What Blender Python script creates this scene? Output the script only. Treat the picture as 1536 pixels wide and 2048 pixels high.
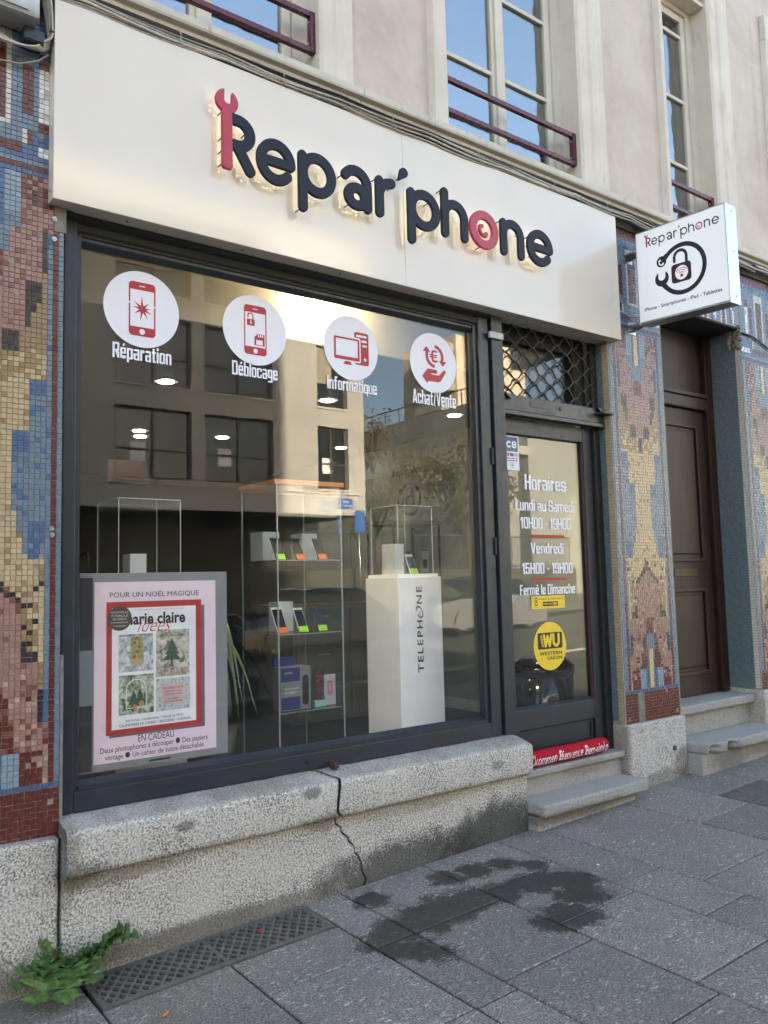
import bpy, bmesh, math, random
import numpy as np
from mathutils import Vector, Matrix, noise as mnoise

random.seed(7)
scene = bpy.context.scene
for o in list(bpy.data.objects):
    bpy.data.objects.remove(o)
COL = scene.collection

# ------------------------------------------------------------------ camera
def cam_axes(yaw, pitch, roll):
    cy, sy, cp, sp = math.cos(yaw), math.sin(yaw), math.cos(pitch), math.sin(pitch)
    w = Vector((sy*cp, cy*cp, sp)); r = Vector((cy, -sy, 0)); u = r.cross(w)
    cr, sr = math.cos(roll), math.sin(roll)
    return cr*r + sr*u, -sr*r + cr*u, w
CAM_LOC = Vector((0.0, -3.4, 1.55))
cr_, cu_, cw_ = cam_axes(math.radians(36.97), math.radians(4.97), math.radians(-1.417))
cam = bpy.data.cameras.new('camera')
cam.sensor_fit = 'VERTICAL'; cam.sensor_height = 36.0; cam.sensor_width = 27.0
cam.lens = 1650.0/2048.0*36.0
cam.clip_start = 0.05; cam.clip_end = 800
camo = bpy.data.objects.new('camera', cam)
camo.matrix_world = Matrix(((cr_.x, cu_.x, -cw_.x, CAM_LOC.x), (cr_.y, cu_.y, -cw_.y, CAM_LOC.y), (cr_.z, cu_.z, -cw_.z, CAM_LOC.z), (0, 0, 0, 1)))
COL.objects.link(camo)
scene.camera = camo

# ------------------------------------------------------------------ sky, sun, exposure
SUN_EL = 20.0
SUN_DIR = Vector((0.20, -1.0, 0.0)).normalized()*math.cos(math.radians(SUN_EL)) + Vector((0, 0, -math.sin(math.radians(SUN_EL))))
world = bpy.data.worlds.new('World'); scene.world = world; world.use_nodes = True
wt = world.node_tree; wt.nodes.clear()
sky = wt.nodes.new('ShaderNodeTexSky'); sky.sky_type = 'NISHITA'; sky.sun_disc = False
sky.sun_elevation = math.radians(SUN_EL); sky.sun_rotation = math.atan2(-SUN_DIR.x, -SUN_DIR.y)
sky.air_density = 1.0; sky.dust_density = 3.4; sky.ozone_density = 0.45
bg = wt.nodes.new('ShaderNodeBackground'); bg.inputs['Strength'].default_value = 0.085
wo = wt.nodes.new('ShaderNodeOutputWorld')
wt.links.new(sky.outputs[0], bg.inputs['Color']); wt.links.new(bg.outputs[0], wo.inputs['Surface'])
sun = bpy.data.lights.new('sun', 'SUN'); sun.energy = 5.0; sun.angle = math.radians(0.8); sun.color = (1.0, 0.86, 0.66)
suno = bpy.data.objects.new('sun', sun); suno.rotation_euler = SUN_DIR.to_track_quat('-Z', 'Y').to_euler(); suno.location = (0, 10, 30)
COL.objects.link(suno)
scene.view_settings.view_transform = 'Standard'; scene.view_settings.look = 'None'
scene.view_settings.exposure = 3.45; scene.view_settings.gamma = 1.0
scene.render.engine = 'CYCLES'
scene.cycles.transparent_max_bounces = 32
scene.cycles.max_bounces = 7; scene.cycles.diffuse_bounces = 3
scene.cycles.glossy_bounces = 4
scene.cycles.sample_clamp_indirect = 6.0
scene.cycles.caustics_reflective = False; scene.cycles.caustics_refractive = False

# ------------------------------------------------------------------ scene-graph helpers
def new_obj(name, mesh, mat=None, parent=None):
    o = bpy.data.objects.new(name, mesh)
    COL.objects.link(o)
    if mat is not None:
        for m in (mat if isinstance(mat, (list, tuple)) else [mat]):
            mesh.materials.append(m)
    if parent is not None:
        attach(o, parent)
    return o
def attach(o, parent):
    o.parent = parent
    m = parent.get('_o')
    loc = WORLD.get(parent.name, Vector((0, 0, 0)))
    o.matrix_parent_inverse = Matrix.Translation(-loc)
WORLD = {}
def thing(name, label, cat, loc=(0, 0, 0), group=None):
    o = bpy.data.objects.new(name, None); COL.objects.link(o)
    o.empty_display_size = 0.1
    o.location = loc; WORLD[o.name] = Vector(loc)
    return tag(o, label, cat, group)
def tag(o, label=None, cat=None, group=None, kind=None):
    if label: o['label'] = label
    if cat: o['category'] = cat
    if group: o['group'] = group
    if kind: o['kind'] = kind
    return o

class MB:
    """collects boxes, prisms, tubes ... and builds ONE mesh object (world coordinates)"""
    def __init__(s): s.v = []; s.f = []; s.mi = []; s.sm = []; s.cur = 0
    def add(s, vs, fs, smooth=False):
        b = len(s.v); s.v += [tuple(v) for v in vs]
        for f in fs:
            s.f.append([b+i for i in f]); s.mi.append(s.cur); s.sm.append(smooth)
    def box(s, x0, x1, y0, y1, z0, z1, bevel=0.0):
        if bevel <= 0:
            s.add([(x0,y0,z0),(x1,y0,z0),(x1,y1,z0),(x0,y1,z0),(x0,y0,z1),(x1,y0,z1),(x1,y1,z1),(x0,y1,z1)],
                  [(0,3,2,1),(4,5,6,7),(0,1,5,4),(1,2,6,5),(2,3,7,6),(3,0,4,7)])
        else:
            bm = bmesh.new(); bmesh.ops.create_cube(bm, size=1.0)
            for v in bm.verts:
                v.co = Vector(((x0+x1)/2+v.co.x*(x1-x0), (y0+y1)/2+v.co.y*(y1-y0), (z0+z1)/2+v.co.z*(z1-z0)))
            bmesh.ops.bevel(bm, geom=list(bm.edges), offset=bevel, segments=2, affect='EDGES', profile=0.6)
            s.bm(bm)
        return s
    def bm(s, bm, smooth=False):
        bm.verts.ensure_lookup_table(); bm.verts.index_update()
        s.add([v.co[:] for v in bm.verts], [[v.index for v in f.verts] for f in bm.faces], smooth); bm.free()
        return s
    def prism(s, pts, axis, a, b):
        """extrude a closed outline (list of 2D points) along axis ('x': pts=(y,z), 'y': pts=(x,z), 'z': pts=(x,y)) from a to b"""
        n = len(pts)
        def P(p, t): return {'x': (t, p[0], p[1]), 'y': (p[0], t, p[1]), 'z': (p[0], p[1], t)}[axis]
        vs = [P(p, a) for p in pts]+[P(p, b) for p in pts]
        fs = [list(range(n)), list(range(2*n-1, n-1, -1))]
        for i in range(n): j = (i+1) % n; fs.append([j, i, n+i, n+j])
        s.add(vs, fs); return s
    def tube(s, path, r, n=6, cap=True):
        path = [Vector(p) for p in path]; rings = []
        rr = r if isinstance(r, (list, tuple)) else [r]*len(path)
        up = Vector((0, 0, 1))
        for i, p in enumerate(path):
            t = (path[min(i+1, len(path)-1)]-path[max(i-1, 0)])
            t = t.normalized() if t.length > 1e-9 else Vector((0, 0, 1))
            a = t.cross(up)
            if a.length < 1e-3: a = t.cross(Vector((0, 1, 0)))
            a.normalize(); b = a.cross(t)
            rings.append([p+rr[i]*(math.cos(2*math.pi*k/n)*a+math.sin(2*math.pi*k/n)*b) for k in range(n)])
        vs = [v for ring in rings for v in ring]; fs = []
        for i in range(len(path)-1):
            for k in range(n):
                k2 = (k+1) % n
                fs.append([i*n+k, i*n+k2, (i+1)*n+k2, (i+1)*n+k])
        if cap: fs += [list(range(n-1, -1, -1)), [(len(path)-1)*n+k for k in range(n)]]
        s.add(vs, fs, True); return s
    def cyl(s, c, r, h, axis='z', n=20, r2=None, smooth=True):
        c = Vector(c); d = {'x': Vector((1,0,0)), 'y': Vector((0,1,0)), 'z': Vector((0,0,1))}[axis]
        a = {'x': Vector((0,1,0)), 'y': Vector((1,0,0)), 'z': Vector((1,0,0))}[axis]; b = d.cross(a)
        r2 = r if r2 is None else r2
        vs = [c+r*(math.cos(2*math.pi*k/n)*a+math.sin(2*math.pi*k/n)*b) for k in range(n)]
        vs += [c+d*h+r2*(math.cos(2*math.pi*k/n)*a+math.sin(2*math.pi*k/n)*b) for k in range(n)]
        for k in range(n):
            k2 = (k+1) % n; 
        base = len(s.v)
        s.add(vs, [[k, (k+1) % n, n+(k+1) % n, n+k] for k in range(n)], smooth)
        b0 = base
        s.f.append([b0+k for k in range(n-1, -1, -1)]); s.mi.append(s.cur); s.sm.append(False)
        s.f.append([b0+n+k for k in range(n)]); s.mi.append(s.cur); s.sm.append(False)
        return s
    def mesh(s, name):
        me = bpy.data.meshes.new(name); me.from_pydata(s.v, [], s.f)
        me.polygons.foreach_set('material_index', s.mi); me.polygons.foreach_set('use_smooth', s.sm)
        me.update(); return me
    def build(s, name, mat, parent=None):
        return new_obj(name, s.mesh(name), mat, parent)
def box(name, x0, x1, y0, y1, z0, z1, mat, parent=None, bevel=0.0):
    return MB().box(x0, x1, y0, y1, z0, z1, bevel).build(name, mat, parent)

# ------------------------------------------------------------------ material helpers
class NT:
    def __init__(s, name):
        s.m = bpy.data.materials.new(name); s.m.use_nodes = True; s.t = s.m.node_tree; s.t.nodes.clear()
        s.out = s.n('ShaderNodeOutputMaterial')
    def n(s, typ, **kw):
        nd = s.t.nodes.new(typ)
        for k, v in kw.items(): setattr(nd, k, v)
        return nd
    def l(s, a, b): s.t.links.new(a, b)
    def noise(s, vec, scale, detail=3, rough=.55, dist=0.0):
        nd = s.n('ShaderNodeTexNoise'); nd.inputs['Scale'].default_value = scale; nd.inputs['Detail'].default_value = detail
        nd.inputs['Roughness'].default_value = rough; nd.inputs['Distortion'].default_value = dist
        if vec is not None: s.l(vec, nd.inputs['Vector'])
        return nd
    def ramp(s, fac, stops):
        nd = s.n('ShaderNodeValToRGB'); e = nd.color_ramp.elements
        while len(e) < len(stops): e.new(0.5)
        for el, (p, c) in zip(e, stops):
            el.position = p; el.color = (*c, 1) if len(c) == 3 else c
        s.l(fac, nd.inputs['Fac']); return nd
    def mix(s, fac, a, b, blend='MIX'):
        nd = s.n('ShaderNodeMix', data_type='RGBA', blend_type=blend)
        for sock, val in ((nd.inputs[0], fac), (nd.inputs[6], a), (nd.inputs[7], b)):
            if hasattr(val, 'is_linked') or hasattr(val, 'links'): s.l(val, sock)
            elif isinstance(val, (int, float)): sock.default_value = val
            else: sock.default_value = (*val, 1) if len(val) == 3 else val
        return nd.outputs[2]
    def math(s, op, a, b=None, clamp=False):
        nd = s.n('ShaderNodeMath', operation=op, use_clamp=clamp)
        for i, val in enumerate((a, b)):
            if val is None: continue
            if isinstance(val, (int, float)): nd.inputs[i].default_value = val
            else: s.l(val, nd.inputs[i])
        return nd.outputs[0]
    def maprange(s, v, a, b, c=0.0, d=1.0, smooth=True):
        nd = s.n('ShaderNodeMapRange'); nd.interpolation_type = 'SMOOTHSTEP' if smooth else 'LINEAR'
        s.l(v, nd.inputs['Value'])
        for k, val in zip(('From Min', 'From Max', 'To Min', 'To Max'), (a, b, c, d)): nd.inputs[k].default_value = val
        return nd.outputs['Result']
    def principled(s, **kw):
        p = s.n('ShaderNodeBsdfPrincipled')
        for k, v in kw.items():
            k = {'col': 'Base Color', 'rough': 'Roughness', 'metal': 'Metallic', 'spec': 'Specular IOR Level', 'coat': 'Coat Weight', 'coatrough': 'Coat Roughness', 'normal': 'Normal', 'ior': 'IOR', 'emcol': 'Emission Color', 'em': 'Emission Strength', 'alpha': 'Alpha', 'sub': 'Subsurface Weight', 'trans': 'Transmission Weight'}[k]
            if isinstance(v, (int, float)): p.inputs[k].default_value = v
            elif isinstance(v, (tuple, list)): p.inputs[k].default_value = (*v, 1) if len(v) == 3 else v
            else: s.l(v, p.inputs[k])
        s.l(p.outputs[0], s.out.inputs['Surface']); return p
    def bump(s, h, strength=.3, dist=.002):
        b = s.n('ShaderNodeBump'); b.inputs['Strength'].default_value = strength; b.inputs['Distance'].default_value = dist
        s.l(h, b.inputs['Height']); return b.outputs[0]
    def obj(s): return s.n('ShaderNodeTexCoord').outputs['Object']
    def pos(s): return s.n('ShaderNodeNewGeometry').outputs['Position']
    def sep(s, v):
        nd = s.n('ShaderNodeSeparateXYZ'); s.l(v, nd.inputs[0]); return nd.outputs

_cache = {}
def pm(name, col, rough=.5, var=.12, scale=6.0, bump=0.0, bscale=60.0, bdist=.002, metal=0.0, spec=.5, coat=0.0, rand=0.0, rvar=.0):
    """plain painted / plastic / stone material with mottled colour, optional fine relief and per-object variation"""
    if name in _cache: return _cache[name]
    N = NT(name); P = N.pos()
    ns = N.noise(P, scale, 4, .6)
    lo = tuple(c*(1-var) for c in col); hi = tuple(min(1, c*(1+var)) for c in col)
    c = N.ramp(ns.outputs['Fac'], [(.3, lo), (.7, hi)]).outputs[0]
    if rand > 0:
        oi = N.n('ShaderNodeObjectInfo')
        k = N.maprange(oi.outputs['Random'], 0, 1, 1-rand, 1+rand, False)
        c = N.mix(1.0, c, k, 'MULTIPLY')
    kw = dict(col=c, rough=rough, metal=metal, spec=spec, coat=coat)
    if rvar > 0:
        kw['rough'] = N.maprange(N.noise(P, scale*2.3, 4).outputs['Fac'], .3, .7, max(.02, rough-rvar), rough+rvar)
    if bump > 0:
        kw['normal'] = N.bump(N.noise(P, bscale, 4).outputs['Fac'], bump, bdist)
    N.principled(**kw); _cache[name] = N.m
    return N.m
def emis(name, col, strength):
    if name in _cache: return _cache[name]
    N = NT(name); e = N.n('ShaderNodeEmission'); e.inputs[0].default_value = (*col, 1); e.inputs[1].default_value = strength
    N.l(e.outputs[0], N.out.inputs['Surface']); _cache[name] = N.m; return N.m
def glass(name, f0=.05, tint=(1, 1, 1), rough=0.0, grime=0.0, wave=0.0):
    """thin architectural glass: clear transmission plus a Fresnel-weighted mirror layer"""
    if name in _cache: return _cache[name]
    N = NT(name); g = N.n('ShaderNodeNewGeometry')
    d = N.n('ShaderNodeVectorMath', operation='DOT_PRODUCT'); N.l(g.outputs['Normal'], d.inputs[0]); N.l(g.outputs['Incoming'], d.inputs[1])
    c = N.math('ABSOLUTE', d.outputs['Value']); k = N.math('SUBTRACT', 1.0, c, True)
    p5 = N.math('POWER', k, 5.0); F = N.math('ADD', N.math('MULTIPLY', p5, 1-f0), f0, True)
    tr = N.n('ShaderNodeBsdfTransparent'); tr.inputs[0].default_value = (*tint, 1)
    gl = N.n('ShaderNodeBsdfGlossy'); gl.inputs['Roughness'].default_value = rough
    if wave > 0: N.l(N.bump(N.noise(g.outputs['Position'], 4.5, 2, .5).outputs['Fac'], wave, .02), gl.inputs['Normal'])
    mx = N.n('ShaderNodeMixShader'); N.l(F, mx.inputs[0]); N.l(tr.outputs[0], mx.inputs[1]); N.l(gl.outputs[0], mx.inputs[2])
    out = mx.outputs[0]
    if grime > 0:
        df = N.n('ShaderNodeBsdfDiffuse'); df.inputs[0].default_value = (.6, .58, .52, 1)
        m2 = N.n('ShaderNodeMixShader'); ns = N.noise(g.outputs['Position'], 3.0, 5, .65)
        N.l(N.maprange(ns.outputs['Fac'], .45, .8, grime*.3, grime), m2.inputs[0]); N.l(out, m2.inputs[1]); N.l(df.outputs[0], m2.inputs[2]); out = m2.outputs[0]
    N.l(out, N.out.inputs['Surface']); _cache[name] = N.m; return N.m

# ------------------------------------------------------------------ 2D shapes from distance fields, text
def s_circle(c, r): return lambda x, y: np.hypot(x-c[0], y-c[1])-r
def s_cap(a, b, r):
    a = np.array(a, float); b = np.array(b, float); d = b-a; L = float(d@d) or 1e-9
    def f(x, y):
        t = np.clip(((x-a[0])*d[0]+(y-a[1])*d[1])/L, 0, 1)
        return np.hypot(x-a[0]-t*d[0], y-a[1]-t*d[1])-r
    return f
def s_line(pts, r): return s_or(*[s_cap(p, q, r) for p, q in zip(pts[:-1], pts[1:])])
def s_box(x0, y0, x1, y1, r=0.0):
    cx, cy, hx, hy = (x0+x1)/2, (y0+y1)/2, (x1-x0)/2-r, (y1-y0)/2-r
    def f(x, y):
        qx = np.abs(x-cx)-hx; qy = np.abs(y-cy)-hy
        return np.hypot(np.maximum(qx, 0), np.maximum(qy, 0))+np.minimum(np.maximum(qx, qy), 0)-r
    return f
def s_ring(c, r, w): return lambda x, y: np.abs(np.hypot(x-c[0], y-c[1])-r)-w/2
def s_arc(c, r, w, a0, a1, cap=True):
    """ring sector from angle a0 to a1 (degrees, counter-clockwise), round ends"""
    n = max(4, int(abs(a1-a0)/6)); pts = [(c[0]+r*math.cos(math.radians(a0+(a1-a0)*i/n)), c[1]+r*math.sin(math.radians(a0+(a1-a0)*i/n))) for i in range(n+1)]
    return s_line(pts, w/2)
def s_poly(pts):
    P = np.array(pts, float)
    def f(x, y):
        d = np.full(np.shape(x), 1e9); ins = np.zeros(np.shape(x), bool)
        for i in range(len(P)):
            a, b = P[i], P[(i+1) % len(P)]; e = b-a; wx, wy = x-a[0], y-a[1]
            t = np.clip((wx*e[0]+wy*e[1])/max(1e-12, e@e), 0, 1)
            d = np.minimum(d, np.hypot(wx-t*e[0], wy-t*e[1]))
            c = ((a[1] <= y) & (b[1] > y)) | ((b[1] <= y) & (a[1] > y))
            with np.errstate(divide='ignore', invalid='ignore'):
                xi = a[0]+(y-a[1])*e[0]/(e[1] if e[1] != 0 else 1e-12)
            ins ^= c & (x < xi)
        return np.where(ins, -d, d)
    return f
def s_or(*fs): return lambda x, y: np.minimum.reduce([f(x, y) for f in fs])
def s_and(*fs): return lambda x, y: np.maximum.reduce([f(x, y) for f in fs])
def s_not(a, *bs): return lambda x, y: np.maximum.reduce([a(x, y)]+[-b(x, y) for b in bs])

def contours(fn, x0, y0, x1, y1, res):
    nx, ny = int((x1-x0)/res)+3, int((y1-y0)/res)+3
    xs = x0-res+np.arange(nx)*res; ys = y0-res+np.arange(ny)*res
    X, Y = np.meshgrid(xs, ys, indexing='ij'); D = fn(X, Y)+1e-9
    D[0, :] = D[-1, :] = np.maximum(D[0, :], 1e-4); D[:, 0] = D[:, -1] = np.maximum(D[:, 0], 1e-4)
    D[0, :] = np.abs(D[0, :])+1e-5; D[-1, :] = np.abs(D[-1, :])+1e-5; D[:, 0] = np.abs(D[:, 0])+1e-5; D[:, -1] = np.abs(D[:, -1])+1e-5
    S = D < 0; pt = {}; nxt = {}
    def ep(i, j, k):      # crossing on edge k: 0 -> (i,j)-(i+1,j), 1 -> (i,j)-(i,j+1)
        key = (i, j, k)
        if key not in pt:
            a = D[i, j]; b = D[i+1, j] if k == 0 else D[i, j+1]; t = a/(a-b)
            pt[key] = (xs[i]+(res*t if k == 0 else 0), ys[j]+(res*t if k == 1 else 0))
        return key
    mixed = np.argwhere((S[:-1, :-1].astype(int)+S[1:, :-1]+S[:-1, 1:]+S[1:, 1:]) % 4 != 0)
    for i, j in mixed:
        i = int(i); j = int(j)
        c = [S[i, j], S[i+1, j], S[i+1, j+1], S[i, j+1]]
        e = [(i, j, 0), (i+1, j, 1), (i, j+1, 0), (i, j, 1)]
        ent = [k for k in range(4) if c[k] and not c[(k+1) % 4]]
        ext = [k for k in range(4) if not c[k] and c[(k+1) % 4]]
        for a in ent:
            b = min(ext, key=lambda q: (a-q) % 4)   # keep the inside on a consistent side
            nxt[ep(*e[a])] = ep(*e[b])
    loops = []; seen = set()
    for s in list(nxt):
        if s in seen: continue
        L = []; k = s
        while k not in seen and k in nxt:
            seen.add(k); L.append(pt[k]); k = nxt[k]
        if len(L) > 3: loops.append(L)
    return loops
def curve_mesh(loops, extrude=0.0, bevel=0.0, name='shape'):
    cu = bpy.data.curves.new(name, 'CURVE'); cu.dimensions = '2D'; cu.fill_mode = 'BOTH'; cu.extrude = extrude; cu.bevel_depth = bevel; cu.bevel_resolution = 1
    for L in loops:
        sp = cu.splines.new('POLY'); sp.points.add(len(L)-1); sp.use_cyclic_u = True
        for p, q in zip(sp.points, L): p.co = (q[0], q[1], 0, 1)
    ob = bpy.data.objects.new(name, cu); me = bpy.data.meshes.new_from_object(ob)
    bpy.data.objects.remove(ob); bpy.data.curves.remove(cu); return me
def shape_mesh(fn, bb, res, extrude=0.0, bevel=0.0, name='shape'):
    return curve_mesh(contours(fn, *bb, res), extrude, bevel, name)
def text_mesh(s, bold=0.0, extrude=0.0, shear=0.0, space=1.0):
    cu = bpy.data.curves.new('text', 'FONT'); cu.body = s; cu.size = 1.0; cu.offset = bold; cu.extrude = extrude; cu.shear = shear; cu.space_character = space
    cu.resolution_u = 3
    ob = bpy.data.objects.new('text', cu); me = bpy.data.meshes.new_from_object(ob)
    bpy.data.objects.remove(ob); bpy.data.curves.remove(cu); return me
def fit2d(me, x0, y0, x1, y1):
    """scale a flat mesh so that its outline fills the rectangle (None keeps the proportion)"""
    n = len(me.vertices); a = np.zeros(n*3); me.vertices.foreach_get('co', a); a = a.reshape(-1, 3)
    mn, mx = a.min(0), a.max(0)
    sy = (y1-y0)/max(1e-9, mx[1]-mn[1]); sx = (x1-x0)/max(1e-9, mx[0]-mn[0]) if x1 is not None else sy
    a[:, 0] = x0+(a[:, 0]-mn[0])*sx; a[:, 1] = y0+(a[:, 1]-mn[1])*sy
    me.vertices.foreach_set('co', a.ravel()); me.update(); return me
def to_plane(me, origin, ex, ey, flip=False):
    """map mesh xyz -> origin + x*ex + y*ey + z*(ex x ey)"""
    n = len(me.vertices); a = np.zeros(n*3); me.vertices.foreach_get('co', a); a = a.reshape(-1, 3)
    ex = np.array(ex, float); ey = np.array(ey, float); ez = np.cross(ex, ey)
    b = np.array(origin, float)+a[:, :1]*ex+a[:, 1:2]*ey+a[:, 2:3]*ez
    me.vertices.foreach_set('co', b.ravel()); me.update(); return me
FX, FZ = (1, 0, 0), (0, 0, 1)          # the facade plane: mesh z then points to the street (-Y)
def flat(name, me, Y, mat, parent, smooth=False):
    """put a flat mesh drawn in (X, Z) onto the plane y = Y facing the street"""
    to_plane(me, (0, Y, 0), FX, FZ); return new_obj(name, me, mat, parent)
def words(name, s, x0, z0, x1, z1, Y, mat, parent, bold=0.0, shear=0.0, thick=.0006, space=1.0):
    me = text_mesh(s, bold, 0.0, shear, space); fit2d(me, x0, z0, x1, z1)
    o = flat(name, me, Y, mat, parent); return o
def ground(x, y): return 0.05+0.032*x+0.015*y
# heavy condensed sticker alphabet (boxy strokes, as the vinyl lettering on the glass)
def _rb(x0, y0, x1, y1, r=.11): return s_box(x0, y0, x1, y1, min(r, (x1-x0)/2-.001, (y1-y0)/2-.001))
def glyph(ch):
    w, s, X, H, D, t = .46, .160, .72, 1.0, -.20, .115
    b = lambda *a: s_box(*a)
    o = lambda x0=0., y0=0., x1=w, y1=X: _rb(x0, y0, x1, y1)
    cnt = lambda y0=t, y1=X-t: _rb(s, y0, w-s, y1, .05)
    acc = lambda dx=0.: s_poly([(.17+dx, X+.08), (.29+dx, X+.08), (.40+dx, X+.26), (.24+dx, X+.26)])
    G = {
     'o': (s_not(o(), cnt()), w), 'n': (s_not(s_or(o(), b(0, 0, w, .4), b(0, .3, s, X)), b(s, -.2, w-s, X-t, .03)), w),
     'u': (s_not(s_or(o(), b(0, .3, w, X), b(w-s, 0, w, .4)), b(s, t, w-s, X+.2, .03)), w),
     'm': (s_not(s_or(o(0, 0, .76, X), b(0, 0, .76, .4), b(0, .3, s, X)), b(.155, -.2, .3, X-t, .03), b(.46, -.2, .605, X-t, .03)), .76),
     'r': (s_or(b(0, 0, s, X), _rb(s-.05, X-.2, .34, X, .05)), .34),
     'a': (s_not(s_or(o(), b(w-s, 0, w, .4)), _rb(s, .10, w-s, .315, .04), s_and(b(-.1, .43, w-s, .585), b(-.1, .43, w-s, .585)), b(-.1, .43, s*.2, .47)), w),
     'e': (s_not(o(), _rb(s, .44, w-s, X-t, .04), b(s, .20, w+.1, .315)), w), 'é': (s_or(s_not(o(), _rb(s, .44, w-s, X-t, .04), b(s, .20, w+.1, .315)), acc()), w),
     'b': (s_not(s_or(o(), b(0, 0, s, H)), cnt()), w), 'd': (s_not(s_or(o(), b(w-s, 0, w, H)), cnt()), w),
     'p': (s_not(s_or(o(), b(0, D, s, X)), cnt()), w), 'q': (s_not(s_or(o(), b(w-s, D, w, X)), cnt()), w),
     'g': (s_or(s_not(s_or(o(0, .10, w, X), b(w-s, D+.05, w, X)), _rb(s, .22, w-s, X-t, .05)), _rb(0, D, w, D+.11, .05)), w),
     'c': (s_not(o(), cnt(), b(w-s-.02, .27, w+.1, .45)), w), 'h': (s_not(s_or(o(), b(0, 0, w, .4), b(0, 0, s, H)), b(s, -.2, w-s, X-t, .03)), w),
     's': (s_not(o(), b(s, .425, w-s, X-t, .03), b(w-s-.01, .425, w+.1, .50), b(s, t, w-s, .295, .03), b(-.1, .22, s+.01, .295)), w),
     't': (s_or(b(.07, .0, .07+s, .93), b(0, X-.13, .34, X), _rb(.07, 0, .34, .12, .04)), .34), 'f': (s_or(b(.07, 0, .07+s, .95), b(0, X-.13, .34, X), _rb(.07, H-.13, .36, H, .05)), .34),
     'i': (s_or(b(0, 0, s, X), b(0, X+.09, s, H)), s), 'l': (b(0, 0, s, H), s),
     'R': (s_or(s_not(s_or(_rb(0, .42, .52, H), b(0, .42, .2, H)), _rb(s, .55, .36, H-.13, .05)), b(0, 0, s, .5), s_poly([(.20, .45), (.36, .45), (.54, 0), (.37, 0)]), b(.36, 0, .52, .40)), .52),
     'D': (s_not(s_or(_rb(0, 0, .52, H, .14), b(0, 0, .2, H)), _rb(s, .13, .36, H-.13, .06)), .52), 'I': (b(0, 0, s+.01, H), s+.01),
     'A': (s_not(s_poly([(0, 0), (.17, H), (.38, H), (.55, 0), (.385, 0), (.36, .17), (.19, .17), (.165, 0)]), s_poly([(.212, .30), (.338, .30), (.275, .82)])), .55),
     'V': (s_poly([(0, H), (.165, H), (.275, .28), (.385, H), (.55, H), (.37, 0), (.18, 0)]), .55),
     'H': (s_or(b(0, 0, .165, H), b(.355, 0, .52, H), b(.1, .43, .4, .57)), .52), 'L': (s_or(b(0, 0, .165, H), b(0, 0, .42, .14)), .42), 'F': (s_or(b(0, 0, .165, H), b(0, H-.14, .43, H), b(0, .43, .38, .57)), .43),
     'S': (s_not(_rb(0, 0, .52, H, .14), b(s, .58, .36, H-.13, .03), b(.35, .58, .7, .68), b(s, .13, .36, .42, .03), b(-.1, .32, s+.01, .42)), .52),
     '0': (s_not(_rb(0, 0, .48, H, .14), _rb(s, .13, .32, H-.13, .05)), .48), '1': (s_or(b(.12, 0, .28, H), s_poly([(0, .70), (.13, .70), (.13, .95), (0, .86)])), .30),
     '5': (s_or(s_not(_rb(0, 0, .48, .62, .13), _rb(s, .13, .32, .50, .05), b(-.1, .27, s+.01, .50)), b(0, .42, .15, H), b(0, H-.14, .45, H)), .48),
     '9': (s_not(_rb(0, 0, .48, H, .14), _rb(s, .52, .32, H-.13, .05), b(-.1, .30, .32, .41), _rb(s, .13, .32, .41, .04)), .48),
     '-': (b(0, .38, .22, .50), .22), '/': (s_poly([(0, -.03), (.11, -.03), (.30, H), (.19, H)]), .30)}
    return G[ch]
_gl = {}
def heavy_mesh(txt, gap=.055, space=.26):
    m = MB(); x = 0.0
    for ch in txt:
        if ch == ' ': x += space; continue
        if ch not in _gl:
            f, w = glyph(ch); me = shape_mesh(f, (-.03, -.24, w+.03, 1.03), .022)
            _gl[ch] = ([tuple(v.co) for v in me.vertices], [list(p.vertices) for p in me.polygons], w); bpy.data.meshes.remove(me)
        vs, fs, w = _gl[ch]; m.add([(a+x, b, c) for a, b, c in vs], fs); x += w+gap
    return m.mesh('lettering')
def heavy(name, txt, x0, z0, x1, z1, Y, mat, parent):
    me = heavy_mesh(txt); fit2d(me, x0, z0, x1, z1); return flat(name, me, Y, mat, parent)
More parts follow.
